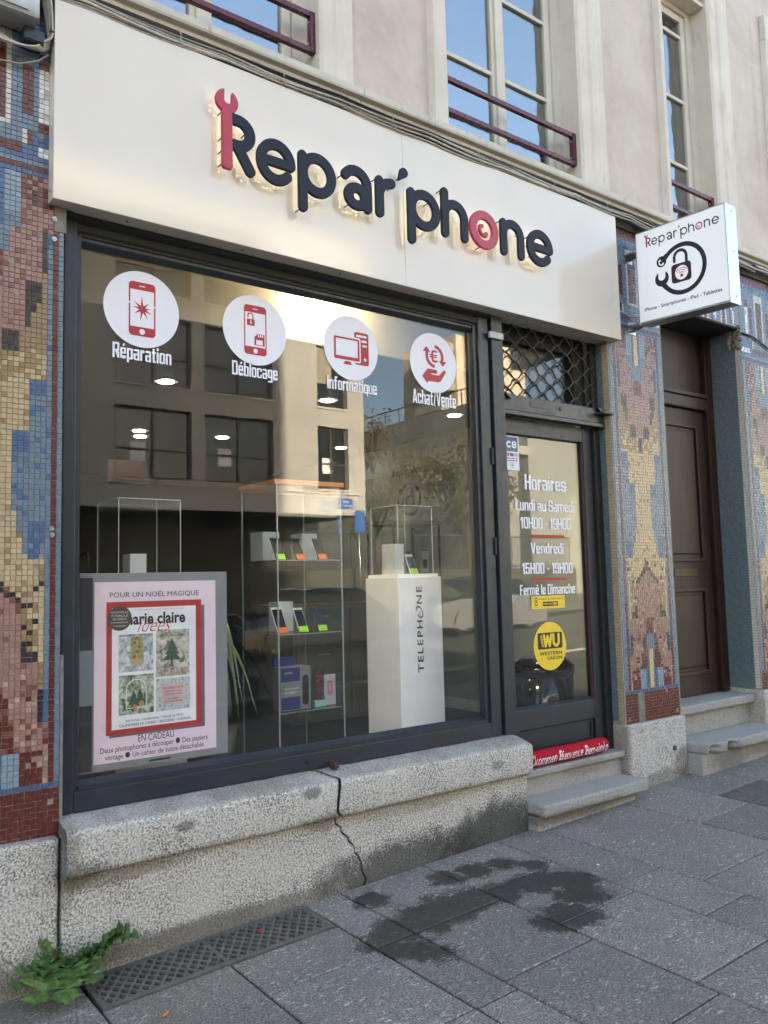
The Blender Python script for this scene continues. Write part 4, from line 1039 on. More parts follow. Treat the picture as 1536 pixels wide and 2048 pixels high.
# ================================================================== brown wooden door
wd = thing('wooden_door', 'dark brown panelled wooden entrance door set back beside the shop', 'door', (5.75, .28, .64))
box('leaf', 5.15, 6.02, .285, .33, .645, 2.86, WOOD, wd, .004)
for (x0, x1, z0, z1) in ((5.28, 5.90, .80, 1.46), (5.28, 5.90, 1.66, 2.74)):
    m = MB(); w = .03
    m.box(x0, x1, .266, .2848, z0, z0+w, .006).box(x0, x1, .266, .2848, z1-w, z1, .006).box(x0, x0+w, .2658, .2848, z0+w, z1-w, .006).box(x1-w, x1, .2658, .2848, z0+w, z1-w, .006); m.build('panel_moulding', WOOD, wd)
    box('panel', x0+.06, x1-.06, .272, .2848, z0+.06, z1-.06, WOOD, wd, .008)
box('door_jamb', 6.022, 6.12, .25, .34, .645, 3.50, WOOD, wd, .006)
box('door_jamb', 5.08, 5.148, .25, .34, .645, 3.50, WOOD, wd, .006)
box('transom_bar', 5.149, 6.021, .245, .34, 2.862, 2.96, WOOD, wd, .012)
box('transom_ledge', 5.149, 6.021, .235, .34, 2.962, 2.995, WOOD, wd, .006)
box('over_panel', 5.149, 6.021, .29, .33, 2.996, 3.48, WOOD, wd)
box('letter_plate', 5.50, 5.80, .279, .2845, 1.55, 1.605, pm('tarnished_brass', (.07, .05, .03), .45, .3, 50, metal=.6), wd, .002)
box('porch_ceiling', 5.075, 6.128, .0, .34, 3.485, 3.4995, pm('dark_tone', (.02, .018, .016), .95), wd)  # porch ceiling coloured near black
# ================================================================== fascia sign with letters
fs_ = thing('fascia_sign', 'long glossy cream fascia sign with raised navy and red letters', 'shop sign', (2.7, -.03, 3.13))
YF = -.070
fp_ = MB(); fp_.box(.882, 2.690, YF, .012, 3.128, 3.985, .003); fp_.build('panel', FASCIA, fs_)
fp_ = MB(); fp_.box(2.691, 4.522, YF, .012, 3.128, 3.985, .003); fp_.build('panel', FASCIA, fs_)
box('panel_back', .90, 4.50, .013, .10, 3.21, 3.96, BLACK, fs_)
box('soffit', .99, 4.44, .0125, .10, 3.128, 3.2, FASCIA, fs_)
m = MB()
for x in (1.2, 1.75, 2.3, 2.9, 3.5, 4.1): m.cyl((x, -.02, 3.128), .006, -.002, 'z', 8)
m.build('screw_head', BLACK, fs_)
m = MB(); m.cyl((.8815, -.03, 3.175), .007, -.004, 'x', 8); m.build('screw_head', STEEL, fs_)
BL = 3.440; W = .047
def ltr_p(x): c = (x+.113, .110); return s_or(s_cap((x+.0235, .19), (x+.0235, -.068), W/2), s_ring(c, .0865, W)), (x-.01, -.10, x+.24, .24)
def ltr_e1(x):
    f, bb = ltr_e(0); k = .93; return (lambda px, py: f((px-x)/k, py)*.96), (x-.02, -.02, x+.22, .24)
def ltr_p1(x):
    f, bb = ltr_p(0); k = .95; return (lambda px, py: f((px-x)/k, py)*.97), (x-.01, -.10, x+.24, .24)
def ltr_e(x): c = (x+.110, .110); return s_or(s_arc(c, .0865, W, 0, 318), s_cap((x+.03, .110), (x+.19, .110), W/2*.92)), (x-.02, -.02, x+.24, .24)
def ltr_a(x):
    def el(px, py):                                  # flattened bowl
        q = np.hypot((px-(x+.105))/1.12, (py-.068)); return (np.abs(q-.0455)-W/2*.98)
    return s_or(s_arc((x+.098, .130), .073, W, 148, 0), s_cap((x+.171, .130), (x+.171, .030), W/2), el, s_cap((x+.171, .02), (x+.171, .022), W/2)), (x-.02, -.02, x+.23, .24)
def ltr_r(x): return s_or(s_cap((x+.0235, .195), (x+.0235, .0235), W/2), s_arc((x+.105, .115), .082, W, 165, 92)), (x-.01, -.02, x+.17, .24)
def ltr_h(x): return s_or(s_cap((x+.0235, .255), (x+.0235, .0235), W/2), s_arc((x+.0955, .128), .072, W, 180, 0), s_cap((x+.1675, .128), (x+.1675, .0235), W/2)), (x-.01, -.02, x+.22, .30)
def ltr_n(x): return s_or(s_cap((x+.0235, .195), (x+.0235, .0235), W/2), s_arc((x+.0955, .128), .072, W, 180, 0), s_cap((x+.1675, .128), (x+.1675, .0235), W/2)), (x-.01, -.02, x+.22, .24)
def ltr_R(x): return s_not(s_or(s_arc((x+.030, .190), .061, W, 100, -90), s_cap((x-.005, .129), (x+.03, .129), W/2), s_cap((x+.03, .12), (x+.090, .0235), W/2), s_cap((x-.005, .251), (x+.02, .251), W/2)), s_box(x-.2, -.1, x-.003, .4)), (x-.01, -.02, x+.14, .30)
def wrench(x):
    head = s_not(s_circle((x, .325), .054), s_cap((x+.004, .332), (x+.010, .45), .021))
    return s_or(s_box(x-.0235, .005, x+.0235, .30, .014), head), (x-.08, -.01, x+.08, .40)
def apos(x): return s_or(s_circle((x+.030, .282), .024), s_poly([(x+.006, .286), (x+.030, .262), (x+.0, .235), (x-.004, .24)]), s_poly([(x+.007, .29), (x+.05, .27), (x+.003, .238)])), (x-.02, .22, x+.07, .32)
def ring_o(x): return s_ring((x+.112, .110), .0865, W*.98), (x-.01, -.01, x+.24, .24)
def handset(cx, cy, s, ang=-45):
    a = math.radians(ang); ca, sa = math.cos(a), math.sin(a)
    def R(p): return (cx+s*(p[0]*ca-p[1]*sa), cy+s*(p[0]*sa+p[1]*ca))
    arc = [R((math.cos(math.radians(t))*.72, math.sin(math.radians(t))*.62-.15)) for t in range(200, 341, 14)]
    return s_or(s_line(arc, s*.17), s_cap(R((-.72, -.28)), R((-.62, -.02)), s*.25), s_cap(R((.72, -.28)), R((.62, -.02)), s*.25))
LED = emis('warm_led', (1.0, .93, .68), 1.25)
YB = -.112; TH = .018      # back of the letters and their thickness
LETTERS = [(wrench, 1.6245, RED), (ltr_R, 1.651, NAVY), (ltr_e1, 1.776, NAVY), (ltr_p1, 2.002, NAVY), (ltr_a, 2.240, NAVY), (ltr_r, 2.465, NAVY), (apos, 2.622, NAVY),
           (ltr_p, 2.675, NAVY), (ltr_h, 2.913, NAVY), (ring_o, 3.120, RED), (ltr_n, 3.365, NAVY), (ltr_e, 3.588, NAVY)]
rl = random.Random(12)
for fn, x, mt in LETTERS:
    f, bb = fn(x)
    me = shape_mesh(f, bb, .0035, TH/2-.003, .003); to_plane(me, (0, YB-TH/2, BL), FX, FZ)
    L = new_obj('raised_letter', me, mt, fs_)
    if fn is apos: 
        MB().tube([(x+.02, YB, BL+.26), (x+.02, YF-.001, BL+.26)], .004, 6).build('stand_off', BLACK, L); continue
    # LED beads glued to the back of the letter, and stand-off pins
    xs, ys = np.meshgrid(np.arange(bb[0], bb[2], .0205), np.arange(bb[1], bb[3], .0205)); d = f(xs, ys); ok = d < -.0125
    cand = [(float(a), float(b)) for a, b in zip(xs[ok], ys[ok])]
    m = MB()
    for a, b in cand:
        m.cyl((a, YB+.0005, BL+b), .0058, .0045, 'y', 7, .003, False)
    if cand: m.build('led_bead', LED, L)
    edge = (d < -.004) & (d > -.010); ce = [(float(a), float(b)) for a, b in zip(xs[edge], ys[edge])]
    rl.shuffle(ce); m = MB()
    for a, b in ce[:4]: m.tube([(a, YB, BL+b), (a, YF-.0005, BL+b)], .0032, 6)
    if ce: m.build('stand_off', BLACK, L)
me = shape_mesh(handset(3.232, .110, .042, -50), (3.17, .05, 3.30, .18), .0015, TH/2-.003, .002); to_plane(me, (0, YB-TH/2, BL), FX, FZ); new_obj('handset_emblem', me, RED, fs_)

# ================================================================== projecting sign
ps = thing('projecting_sign', 'square white box sign with padlock emblem on wall brackets', 'hanging sign', (4.76, -.40, 3.25))
XS0, XS1 = 4.715, 4.835
TILT = math.radians(2.8)
def sgn(y, z):   # sign's own frame: y = metres out from its wall edge, z = height above its foot
    return (-.085-y*math.cos(TILT)+z*math.sin(TILT)*0, 3.262-y*math.sin(TILT)+z)
SW, SH = .655, .632
N = NT('white_glow_acrylic'); N.principled(col=(.86, .87, .88), rough=.18, emcol=(.92, .96, 1.0), em=.02); FACE = N.m  # weak even emission, added to raise the brightness of the face
def sign_prism(y0, y1, z0, z1, x0, x1, name, mat):
    pl = [sgn(y0, z0), sgn(y1, z0), sgn(y1, z1), sgn(y0, z1)]
    m = MB(); m.prism(pl, 'x', x0, x1); return m.build(name, mat, ps)
sign_prism(.004, SW-.004, .012, SH-.004, XS0-.004, XS0+.006, 'sign_face', FACE)
sign_prism(.004, SW-.004, .012, SH-.004, XS1-.006, XS1+.004, 'sign_face', FACE)
sign_prism(0, SW, 0, .010, XS0, XS1, 'casing', STEEL); sign_prism(0, SW, SH-.002, SH+.006, XS0, XS1, 'casing', STEEL)
sign_prism(-.004, .003, .0, SH, XS0+.002, XS1-.002, 'casing', STEEL)
ALU = pm('white_aluminium', (.72, .75, .80), .16, .06, 9, metal=.45)
sign_prism(SW-.003, SW+.004, -.002, SH+.004, XS0, XS1, 'casing_end', ALU)
def emblem(name, f, bb, res, mat, lift=.0005):
    me = shape_mesh(f, bb, res); ct, st = math.cos(TILT), math.sin(TILT)
    to_plane(me, (XS0-.004-lift, -.085, 3.262), (0, -ct, -st), (0, 0, 1)); return new_obj(name, me, mat, ps)
def sign_words(s, y0, z0, y1, z1, mat, bold=0.0):
    me = text_mesh(s, bold); fit2d(me, y0, z0, y1, z1); to_plane(me, (XS0-.0046, -.085, 3.262), (0, -math.cos(TILT), -math.sin(TILT)), (0, 0, 1)); return new_obj('sign_lettering', me, mat, ps)
# lettering: same alphabet as the fascia, thinner
k_ = .26
def scaled(fn, x, ox, oz, s):
    f, bb = fn(x)
    return (lambda px, py: f((px-ox)/s, (py-oz)/s)*s), (ox+bb[0]*s, oz+bb[1]*s, ox+bb[2]*s, oz+bb[3]*s)
s_ = .545/(3.81-1.58)
ox = .075-1.58*s_; oz = .515
_W = W; W = .034
for fn, x, mt in LETTERS:
    f, bb = scaled(fn, x, ox, oz, s_); emblem('sign_lettering', f, bb, .0014, VINYL_R if (mt is RED or fn is apos) else VINYL_K)
W = _W
f = handset(ox+3.232*s_, oz+.110*s_, .011, -50); emblem('sign_lettering', f, (ox+3.18*s_, oz+.05*s_, ox+3.29*s_, oz+.18*s_), .0007, VINYL_R)
cx, cy = .345, .300
ringf = s_arc((cx, cy), .158, .030, 138, -146)
ringf = s_or(ringf, s_not(s_circle((cx-.152, cy+.085), .037), handset(cx-.150, cy+.083, .026, -50)), s_cap((cx-.140, cy+.102), (cx-.118, cy+.118), .012))
wr = s_not(s_circle((cx-.155, cy-.030), .052), s_cap((cx-.155, cy-.015), (cx-.150, cy+.06), .027))
ringf = s_or(s_not(ringf, s_cap((cx-.155, cy-.0), (cx-.150, cy+.06), .027)), wr, s_cap((cx-.148, cy-.07), (cx-.128, cy-.095), .016))
ringf = s_or(ringf, s_not(s_circle((cx-.152, cy+.085), .037), handset(cx-.150, cy+.083, .026, -50)))
emblem('padlock_emblem', ringf, (.10, .08, .56, .50), .0022, VINYL_K)
lock = s_or(s_not(s_box(cx-.082, cy-.088, cx+.062, cy+.038, .022), s_circle((cx-.008, cy-.026), .050)), s_arc((cx-.012, cy+.080), .044, .020, 180, 0), s_cap((cx+.032, cy+.08), (cx+.032, cy+.03), .010), s_cap((cx-.056, cy+.08), (cx-.056, cy+.058), .010))
emblem('padlock_emblem', lock, (.2, .18, .46, .46), .0018, VINYL_K)
PINKR = pm('rose_vinyl', (.50, .08, .12), .5)
wifi = s_or(s_ring((cx-.008, cy-.026), .0485, .004), *[s_arc((cx-.008, cy-.045), r, .0045, 42, 138) for r in (.022, .036, .050)])
emblem('padlock_emblem', wifi, (.27, .20, .42, .36), .0012, PINKR); emblem('padlock_emblem', s_circle((cx-.008, cy-.045), .011), (.31, .23, .37, .29), .0015, VINYL_R)
sign_words('iPhone - Smartphones - iPad - Tablettes', .045, .072, .610, .103, VINYL_K, .02)
# wall brackets
for zz in (.515, .012):
    y, z = sgn(0, zz)
    box('bracket_plate', 4.69, 4.775, -.006, 0.0-.0035, z-.06, z+.025, STEEL, ps, .002)
    MB().prism([(-.0062, z-.03), (-.0062, z+.004), (-.09, z+.004), (-.09, z-.012)], 'x', 4.765, 4.775).build('bracket_arm', STEEL, ps)
    box('bracket_arm', 4.69, 4.764, -.09, -.0062, z-.012, z-.002, STEEL, ps)
    m = MB(); m.cyl((4.705, -.006, z-.045), .006, -.014, 'y', 8).cyl((4.745, -.006, z-.035), .006, -.014, 'y', 8); m.build('bolt', BLACK, ps)
m = MB()
for zz in (.60, .34, .05):
    y, z = sgn(SW+.004, zz); m.cyl((4.79, y, z), .005, -.004, 'y', 8)
m.build('screw_head', STEEL, ps)
MB().tube([(4.528, -.01, 3.365), (4.60, -.03, 3.345), (4.68, -.03, 3.332), (4.73, -.08, 3.318)], .0035, 6).build('feed_cable', pm('white_cable', (.62, .6, .55), .6), ps)

# ================================================================== cables and boxes on the wall
CABLE = [pm('cable_grey', (.36, .34, .29), .6, .2, 20), pm('cable_pale', (.50, .47, .40), .6, .2, 20), pm('cable_black', (.02, .02, .022), .5, .2, 20)]
cb = thing('cable_bundle', 'bundle of grey and black cables tied along the ledge above the fascia', 'cables', (2.7, -.05, 4.02))
rc = random.Random(5)
spec = [(4.034, -.072, 1, .0065), (4.022, -.080, 0, .006), (4.012, -.074, 1, .0065), (4.042, -.055, 2, .012), (4.002, -.066, 0, .006), (4.028, -.050, 2, .010), (3.996, -.074, 0, .005), (4.044, -.078, 2, .005)]
for z0, y0, ci, r in spec:
    p1, p2, a1 = rc.uniform(0, 6), rc.uniform(0, 6), rc.uniform(.004, .012)
    pts = []
    for i in range(121):
        x = -.6+i*.0575
        sag = .012*abs(math.sin((x-.4)*math.pi/.62))
        if x > 4.7: z0_ = z0-.012
        else: z0_ = z0
        pts.append((x, y0+.006*math.sin(x*2.3+p2), z0_-sag*(.6 if ci == 2 else 1.0)+a1*math.sin(x*3.1+p1)*.7))
    MB().tube(pts, r, 6).build('cable', CABLE[ci], cb)
for x in (1.42, 1.95, 2.62, 3.25, 3.9, 4.42):
    m = MB(); m.tube([(x+.002*math.cos(t), -.066+.026*math.cos(t), 4.018+.032*math.sin(t)) for t in np.linspace(0, 6.28, 14)], .0025, 5, False); m.tube([(x, -.092, 4.0), (x+.010, -.098, 3.975), (x+.002, -.096, 3.955)], .0018, 4); m.build('cable_tie', CABLE[1], cb)
cb2 = thing('cable_run', 'cables running on along the ledge right of the hanging sign', 'cables', (6.2, -.05, 4.02))
for k, (z0, y0, ci, r) in enumerate(spec[:5]):
    MB().tube([(6.31+i*.08, y0+.004*math.sin(i+k), z0-.006+.006*math.sin(i*.7+k*2)) for i in range(20)], r, 6).build('cable', CABLE[ci], cb2)
MB().tube([(6.66, -.05, 3.99), (6.67, -.02, 3.9), (6.672, -.012, 3.7), (6.66, -.012, 3.45), (6.64, -.012, 3.36), (6.45, -.013, 3.42), (6.3, -.013, 3.46), (6.14, -.013, 3.46)], .007, 6).build('cable', CABLE[2], cb2)
ub = thing('junction_cabinet', 'pale grey plastic utility box cut by the upper left corner of the picture', 'utility box', (.62, -.07, 3.80))
N = NT('grey_plastic'); P = N.pos(); px, py, pz = N.sep(P); n = N.noise(P, 14, 5); dark_tone = N.math('ADD', pz, N.math('MULTIPLY', n.outputs['Fac'], .08))
N.principled(col=N.mix(N.maprange(dark_tone, 3.93, 3.86, 0, .7), (.56, .57, .56), (.22, .21, .20)), rough=.5); PLAST = N.m  # plastic turns darker towards the bottom of the housing
box('housing', .42, .81, -.14, -.004, 3.815, 4.25, PLAST, ub, .022)
m = MB(); m.cyl((.705, -.14, 3.875), .013, -.008, 'y', 16); m.build('lock_knob', PLAST, ub)
box('lid_lip', .47, .76, -.146, -.141, 3.835, 3.842, PLAST, ub)
jb = thing('junction_box', 'small black junction box with looping cables under the pale utility box', 'junction box', (.80, -.04, 3.76))
box('housing', .762, .842, -.075, -.004, 3.755, 3.815, pm('dark_blue_plastic', (.022, .028, .042), .4, .2, 30), jb, .008)
box('lid', .768, .836, -.080, -.0755, 3.760, 3.806, pm('dark_blue_plastic', (.022, .028, .042)), jb, .003)
for k in range(6):
    o = k*.006; r = .0048
    pts = [(.835+o*.9, -.03-o, 4.1), (.842+o*.8, -.035-o, 3.98), (.858+o*.5, -.035-o, 3.88), (.866+o*.2, -.035-o, 3.81), (.866-o, -.035-o, 3.775), (.84-o, -.04-o, 3.752-o*.3), (.78-o, -.045-o, 3.742-o*.6), (.70-o, -.045-o, 3.755-o), (.62, -.04-o, 3.80-o), (.55, -.03-o, 3.9-o)]
    bz = []
    for i in range(len(pts)-1):
        a, b = Vector(pts[i]), Vector(pts[i+1]); p0 = Vector(pts[max(i-1, 0)]); p3 = Vector(pts[min(i+2, len(pts)-1)])
        for t in (0, .25, .5, .75): bz.append(.5*((2*a)+(-p0+b)*t+(2*p0-5*a+4*b-p3)*t*t+(-p0+3*a-3*b+p3)*t**3))
    MB().tube(bz, r, 6).build('cable', CABLE[1 if k % 2 else 0], jb)
MB().tube([(.6, -.02, 3.70), (.68, -.02, 3.665), (.76, -.022, 3.675), (.83, -.03, 3.71), (.868, -.03, 3.75)], .004, 6).build('cable', CABLE[0], jb)
# street clutter on the wall: eyelets in the mosaic
m = MB()
for x, z in ((.905, 2.985), (.906, 3.07), (.906, 1.80), (.908, 1.775)): m.cyl((x, -.002, z), .010, -.006, 'y', 12).cyl((x, -.008, z), .004, -.003, 'y', 8)
tag(m.build('eyelet', STEEL, bld))
# cat-eye plate on the far wall
box('house_plate', 6.86, 6.97, -.012, -.006, 3.28, 3.33, BLACK, bld)
# ================================================================== on the pavement
gr = thing('ventilation_grate', 'grey metal cellar grate with lattice holes set along the wall', 'grate', (1.5, -.2, ground(1.5, -.2)))
def gpt(x, y, dz=0): return (x, y, ground(x, y)+dz)
gx0, gx1, gy0, gy1 = 1.008, 1.992, -.342, -.066
def gbar(m, x0, y0, x1, y1, w, z0, z1):
    d = Vector((x1-x0, y1-y0)).normalized(); nrm = Vector((-d.y, d.x))*w/2
    c = [(x0+nrm.x, y0+nrm.y), (x0-nrm.x, y0-nrm.y), (x1-nrm.x, y1-nrm.y), (x1+nrm.x, y1+nrm.y)]
    vs = [gpt(x, y, z0) for x, y in c]+[gpt(x, y, z1) for x, y in c]
    m.add(vs, [(0,3,2,1),(4,5,6,7),(0,1,5,4),(1,2,6,5),(2,3,7,6),(3,0,4,7)])
m = MB()
for (a, b, c, d) in ((gx0, gy0+.012, gx1, gy0+.012), (gx0, gy1-.012, gx1, gy1-.012)): gbar(m, a, b, c, d, .024, -.02, .002)
for x in (gx0+.01, gx1-.01, 1.5): gbar(m, x, gy0+.024, x, gy1-.024, .018, -.0205, .0018)
m.build('rim', CASTIRON, gr)
m = MB(); pitch = .0445; rise = (gy1-gy0-.048)
for sgn_, dz in ((1, .0006), (-1, 0.0)):
    k = -12
    while k < 40:
        xa = gx0+k*pitch; dxx = rise*.72
        if sgn_ > 0: p, q = (xa, gy0+.024), (xa+dxx, gy1-.024)
        else: p, q = (xa+dxx, gy0+.024), (xa, gy1-.024)
        t0, t1 = 0.0, 1.0
        lo, hi = gx0+.012, gx1-.012
        dx = q[0]-p[0]
        ta, tb = sorted(((lo-p[0])/dx, (hi-p[0])/dx)); t0, t1 = max(t0, ta), min(t1, tb)
        if t1-t0 > .06:
            P_ = (p[0]+dx*t0, p[1]+(q[1]-p[1])*t0); Q_ = (p[0]+dx*t1, p[1]+(q[1]-p[1])*t1)
            gbar(m, *P_, *Q_, .0105, -.018, .001+dz)
        k += 1
tag(m.build('lattice_bar', CASTIRON, gr), kind='stuff')
m = MB(); m.add([gpt(gx0, gy0, -.028), gpt(gx1, gy0, -.028), gpt(gx1, gy1, -.028), gpt(gx0, gy1, -.028)], [(0, 1, 2, 3)]); m.build('dark_pit_sheet', pm('pit_shade', (.012, .011, .01), 1.0), gr)  # near-black sheet close below the bars, coloured as the shade of the shaft
mh = thing('access_cover', 'worn patterned access cover in the pavement before the brown door', 'cover', (5.02, -.68, ground(5, -.7)))
m = MB(); vs = [gpt(x, y, z) for z in (-.03, .0) for x, y in ((4.773, -.935), (5.262, -.935), (5.262, -.427), (4.773, -.427))]; m.add(vs, [(0,3,2,1),(4,5,6,7),(0,1,5,4),(1,2,6,5),(2,3,7,6),(3,0,4,7)]); m.build('plate', CASTIRON, mh)
m = MB()
for i in range(11):
    for j in range(11):
        x, y = 4.81+i*.0415+(j % 2)*.02, -.90+j*.0445
        if x < 5.24: gbar(m, x-.010, y-.004*(1 if i % 2 else -1), x+.010, y+.004*(1 if i % 2 else -1), .009, -.001, .003)
tag(m.build('tread_stud', CASTIRON, mh), kind='stuff')

# weed at the foot of the wall
wp = thing('weed', 'green lobed-leaf weed growing between wall and grate', 'plant', gpt(.985, -.075))
N = NT('weed_leaf'); P = N.pos(); n = N.noise(P, 45, 4, .6); oi = N.n('ShaderNodeObjectInfo')
lc = N.mix(N.maprange(n.outputs['Fac'], .3, .7), (.055, .12, .028), (.17, .28, .07)); lc = N.mix(1.0, lc, N.maprange(oi.outputs['Random'], 0, 1, .6, 1.35, False), 'MULTIPLY'); lc = N.mix(N.maprange(oi.outputs['Random'], .8, 1.0, 0, .5), lc, (.20, .17, .03)); lc = N.mix(N.maprange(N.noise(P, 160, 3, .7).outputs['Fac'], .62, .7, 0, .5), lc, (.02, .04, .012))
bs = N.principled(col=lc, rough=.55, spec=.35); bs.inputs['Subsurface Weight'].default_value = 0.0
tl = N.n('ShaderNodeBsdfTranslucent'); N.l(lc, tl.inputs[0]); ms = N.n('ShaderNodeMixShader'); ms.inputs[0].default_value = .25; N.l(bs.outputs[0], ms.inputs[1]); N.l(tl.outputs[0], ms.inputs[2]); N.l(ms.outputs[0], N.out.inputs['Surface']); LEAF = N.m
def weed_leaf(tip, lift, width, lobes, seed):
    r = random.Random(seed); b = Vector(gpt(.985, -.075, .004)); t = Vector(tip); mid = (b+t)/2+Vector((0, 0, lift)); L = (t-b).length
    side0 = (t-b).cross(Vector((0, 0, 1)))
    side0 = side0.normalized() if side0.length > 1e-4 else Vector((1, 0, 0))
    n = 84; vs = []; fs = []
    for i in range(n+1):
        s = i/n; c = b*(1-s)**2+mid*2*s*(1-s)+t*s*s
        tg_ = ((mid-b)*(1-s)+(t-mid)*s).normalized(); side = tg_.cross(Vector((0, 0, 1))); side = side.normalized() if side.length > .05 else side0; up = side.cross(tg_)
        env = max(0, (s-.22)/.78); prof = (env**.45)*(1-env)**.32*1.35 if env > 0 else 0
        lob = .16+.84*abs(math.sin(env*(lobes+1)*math.pi))**.75
        tooth = 1+.22*math.sin(env*lobes*7*math.pi+seed)
        w = max(.004, width*1.45*prof*lob*tooth)
        for k, q in enumerate((-1, -.5, 0, .5, 1)):
            fold = abs(q)*w*.28+.010*math.sin(s*23+q*3+seed)*abs(q)-.010*abs(q)*math.sin(env*lobes*math.pi*2)
            fw = -abs(q)*w*.35        # lobes sweep back towards the stem
            vs.append(c+side*q*w+up*fold-tg_*fw*(.3 if lob > .6 else -.2))
    for i in range(n):
        for k in range(4): a = i*5+k; fs.append((a, a+1, a+6, a+5))
    m = MB(); m.add(vs, fs, True); return m
for k, (tip, lift, w, lb) in enumerate([((.860, -.10, .25), .06, .058, 4), ((1.215, -.13, .20), .11, .060, 5), ((1.17, -.085, .235), .05, .05, 5), ((1.09, -.17, .19), .05, .042, 3), ((.80, -.26, .12), .16, .062, 4), ((.90, -.27, .10), .15, .055, 4), ((.76, -.17, .15), .13, .05, 4), ((1.01, -.22, .115), .12, .045, 3), ((.93, -.13, .17), .06, .045, 3), ((1.02, -.11, .19), .05, .040, 3), ((.83, -.15, .20), .08, .045, 4), ((.84, -.20, .19), .12, .05, 4), ((.95, -.20, .16), .10, .042, 3)]):
    weed_leaf(tip, lift, w, lb, k*3+1).build('leaf', LEAF, wp)
bt = MB(); bt.tube([gpt(1.150, -.535, .006), gpt(1.175, -.522, .007)], .0055, 8)
tag(bt.build('cigarette_end', pm('orange_filter', (.55, .2, .06), .8, .3, 200)), 'small orange cigarette end lying on the paving before the grate', 'litter')
pp = MB(); pp.add([gpt(1.015, -.10, .012), gpt(1.03, -.125, .004), gpt(1.075, -.10, .022), gpt(1.07, -.085, .024), gpt(1.04, -.085, .028)], [(0, 1, 4), (1, 2, 3, 4)]); 
tag(pp.build('paper_scrap', pm('white_paper', (.72, .72, .78), .8)), 'crumpled scrap of white paper beside the weed and grate', 'litter')
rp = MB(); rp.box(1.716, 1.734, -.172, -.16, ground(1.725, -.165)+.0, ground(1.725, -.165)+.008, .002); tag(rp.build('wrapper_scrap', pm('red_wrapper', (.4, .02, .02), .5)), 'tiny red wrapper scrap caught on the wall grate', 'litter')
gm = MB()
for i, (x, y) in enumerate([(3.33, -.655)]):
    gm.cyl(gpt(x, y, 0), .008, .003, 'z', 8)
tag(gm.build('chewing_gum', pm('gum_white', (.7, .7, .68), .7)), 'white chewing gum spot in the joint beside the damp stain', 'litter')
bk = MB(); bk.box(2.215, 2.227, -.02, .03, .668, .705).box(2.215, 2.262, .016, .03, .668, .676); bo = bk.build('iron_stub', pm('rust', (.09, .035, .02), .9, .4, 80), None); tag(bo, 'rusty iron stub sticking up from the cracked sill stone', 'bracket')

# ================================================================== shop interior
RX0, RX1, RY0, RY1, RZ0, RZ1 = .76, 4.75, .20, 5.80, .48, 2.85
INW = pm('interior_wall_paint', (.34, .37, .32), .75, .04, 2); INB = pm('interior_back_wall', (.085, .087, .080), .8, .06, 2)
tag(box('interior_floor', RX0, RX1, RY0, RY1, .40, RZ0, pm('dark_floor', (.045, .044, .042), .4, .2, 5)), kind='structure')
tag(box('interior_ceiling', RX0, RX1, .30, RY1, RZ1, RZ1+.05, pm('ceiling_paint', (.16, .16, .15), .8, .04, 2)), kind='structure')
tag(box('interior_bulkhead', RX0, RX1, .290, .299, RZ1+.001, 3.35, pm('bulkhead_paint', (.13, .122, .10), .7, .04, 2)), kind='structure')
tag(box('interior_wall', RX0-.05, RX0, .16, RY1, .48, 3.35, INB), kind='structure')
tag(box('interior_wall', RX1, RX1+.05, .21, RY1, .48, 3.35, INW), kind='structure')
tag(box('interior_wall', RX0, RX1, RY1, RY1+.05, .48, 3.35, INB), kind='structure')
tag(box('interior_skirting', RX1-.015, RX1-.001, .25, RY1, .481, .57, pm('skirting_white', (.62, .61, .57), .5)), kind='structure')
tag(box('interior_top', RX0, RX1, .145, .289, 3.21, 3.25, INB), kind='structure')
LAMP = emis('downlight_glow', (1.0, .97, .92), 6.0)
for k, (x, y, which) in enumerate([(1.98, 1.47, 'behind the repair sticker'), (3.14, 1.40, 'below the computer sticker'), (4.28, 1.34, 'nearest the shop door'), (3.14, 3.07, 'deep in the room left of centre'), (4.35, 3.03, 'deep in the room right of centre'), (2.52, 3.36, 'above the red shelf at the back'), (2.42, 3.12, 'rearmost one beside the red shelf')]):
    t = thing('downlight', 'round lit ceiling downlight in the shop '+which, 'ceiling lamp', (x, y, RZ1), 'downlights in the shop ceiling')
    m = MB(); m.cyl((x, y, RZ1-.004), .075, .0035, 'z', 24); m.build('trim_ring', WHITE_BOX, t)
    m = MB(); m.cyl((x, y, RZ1-.008), .048, .0035, 'z', 24); m.build('lamp_disc', LAMP, t)
# warm spotlight fixed to the window head, washing the bulkhead
sp = thing('display_spotlight', 'warm spotlight behind the window head washing the wall above', 'spotlight', (2.40, .17, 3.12))
m = MB(); m.cyl((2.40, .165, 3.13), .02, .05, 'z', 12); m.build('lamp_body', BLACK, sp)
lt = bpy.data.lights.new('spotlight_bulb', 'POINT'); lt.energy = 9.5; lt.color = (1.0, .78, .42); lt.shadow_soft_size = .02
lo = bpy.data.objects.new('spotlight_bulb', lt); lo.location = (2.40, .185, 3.10); COL.objects.link(lo); attach(lo, sp)

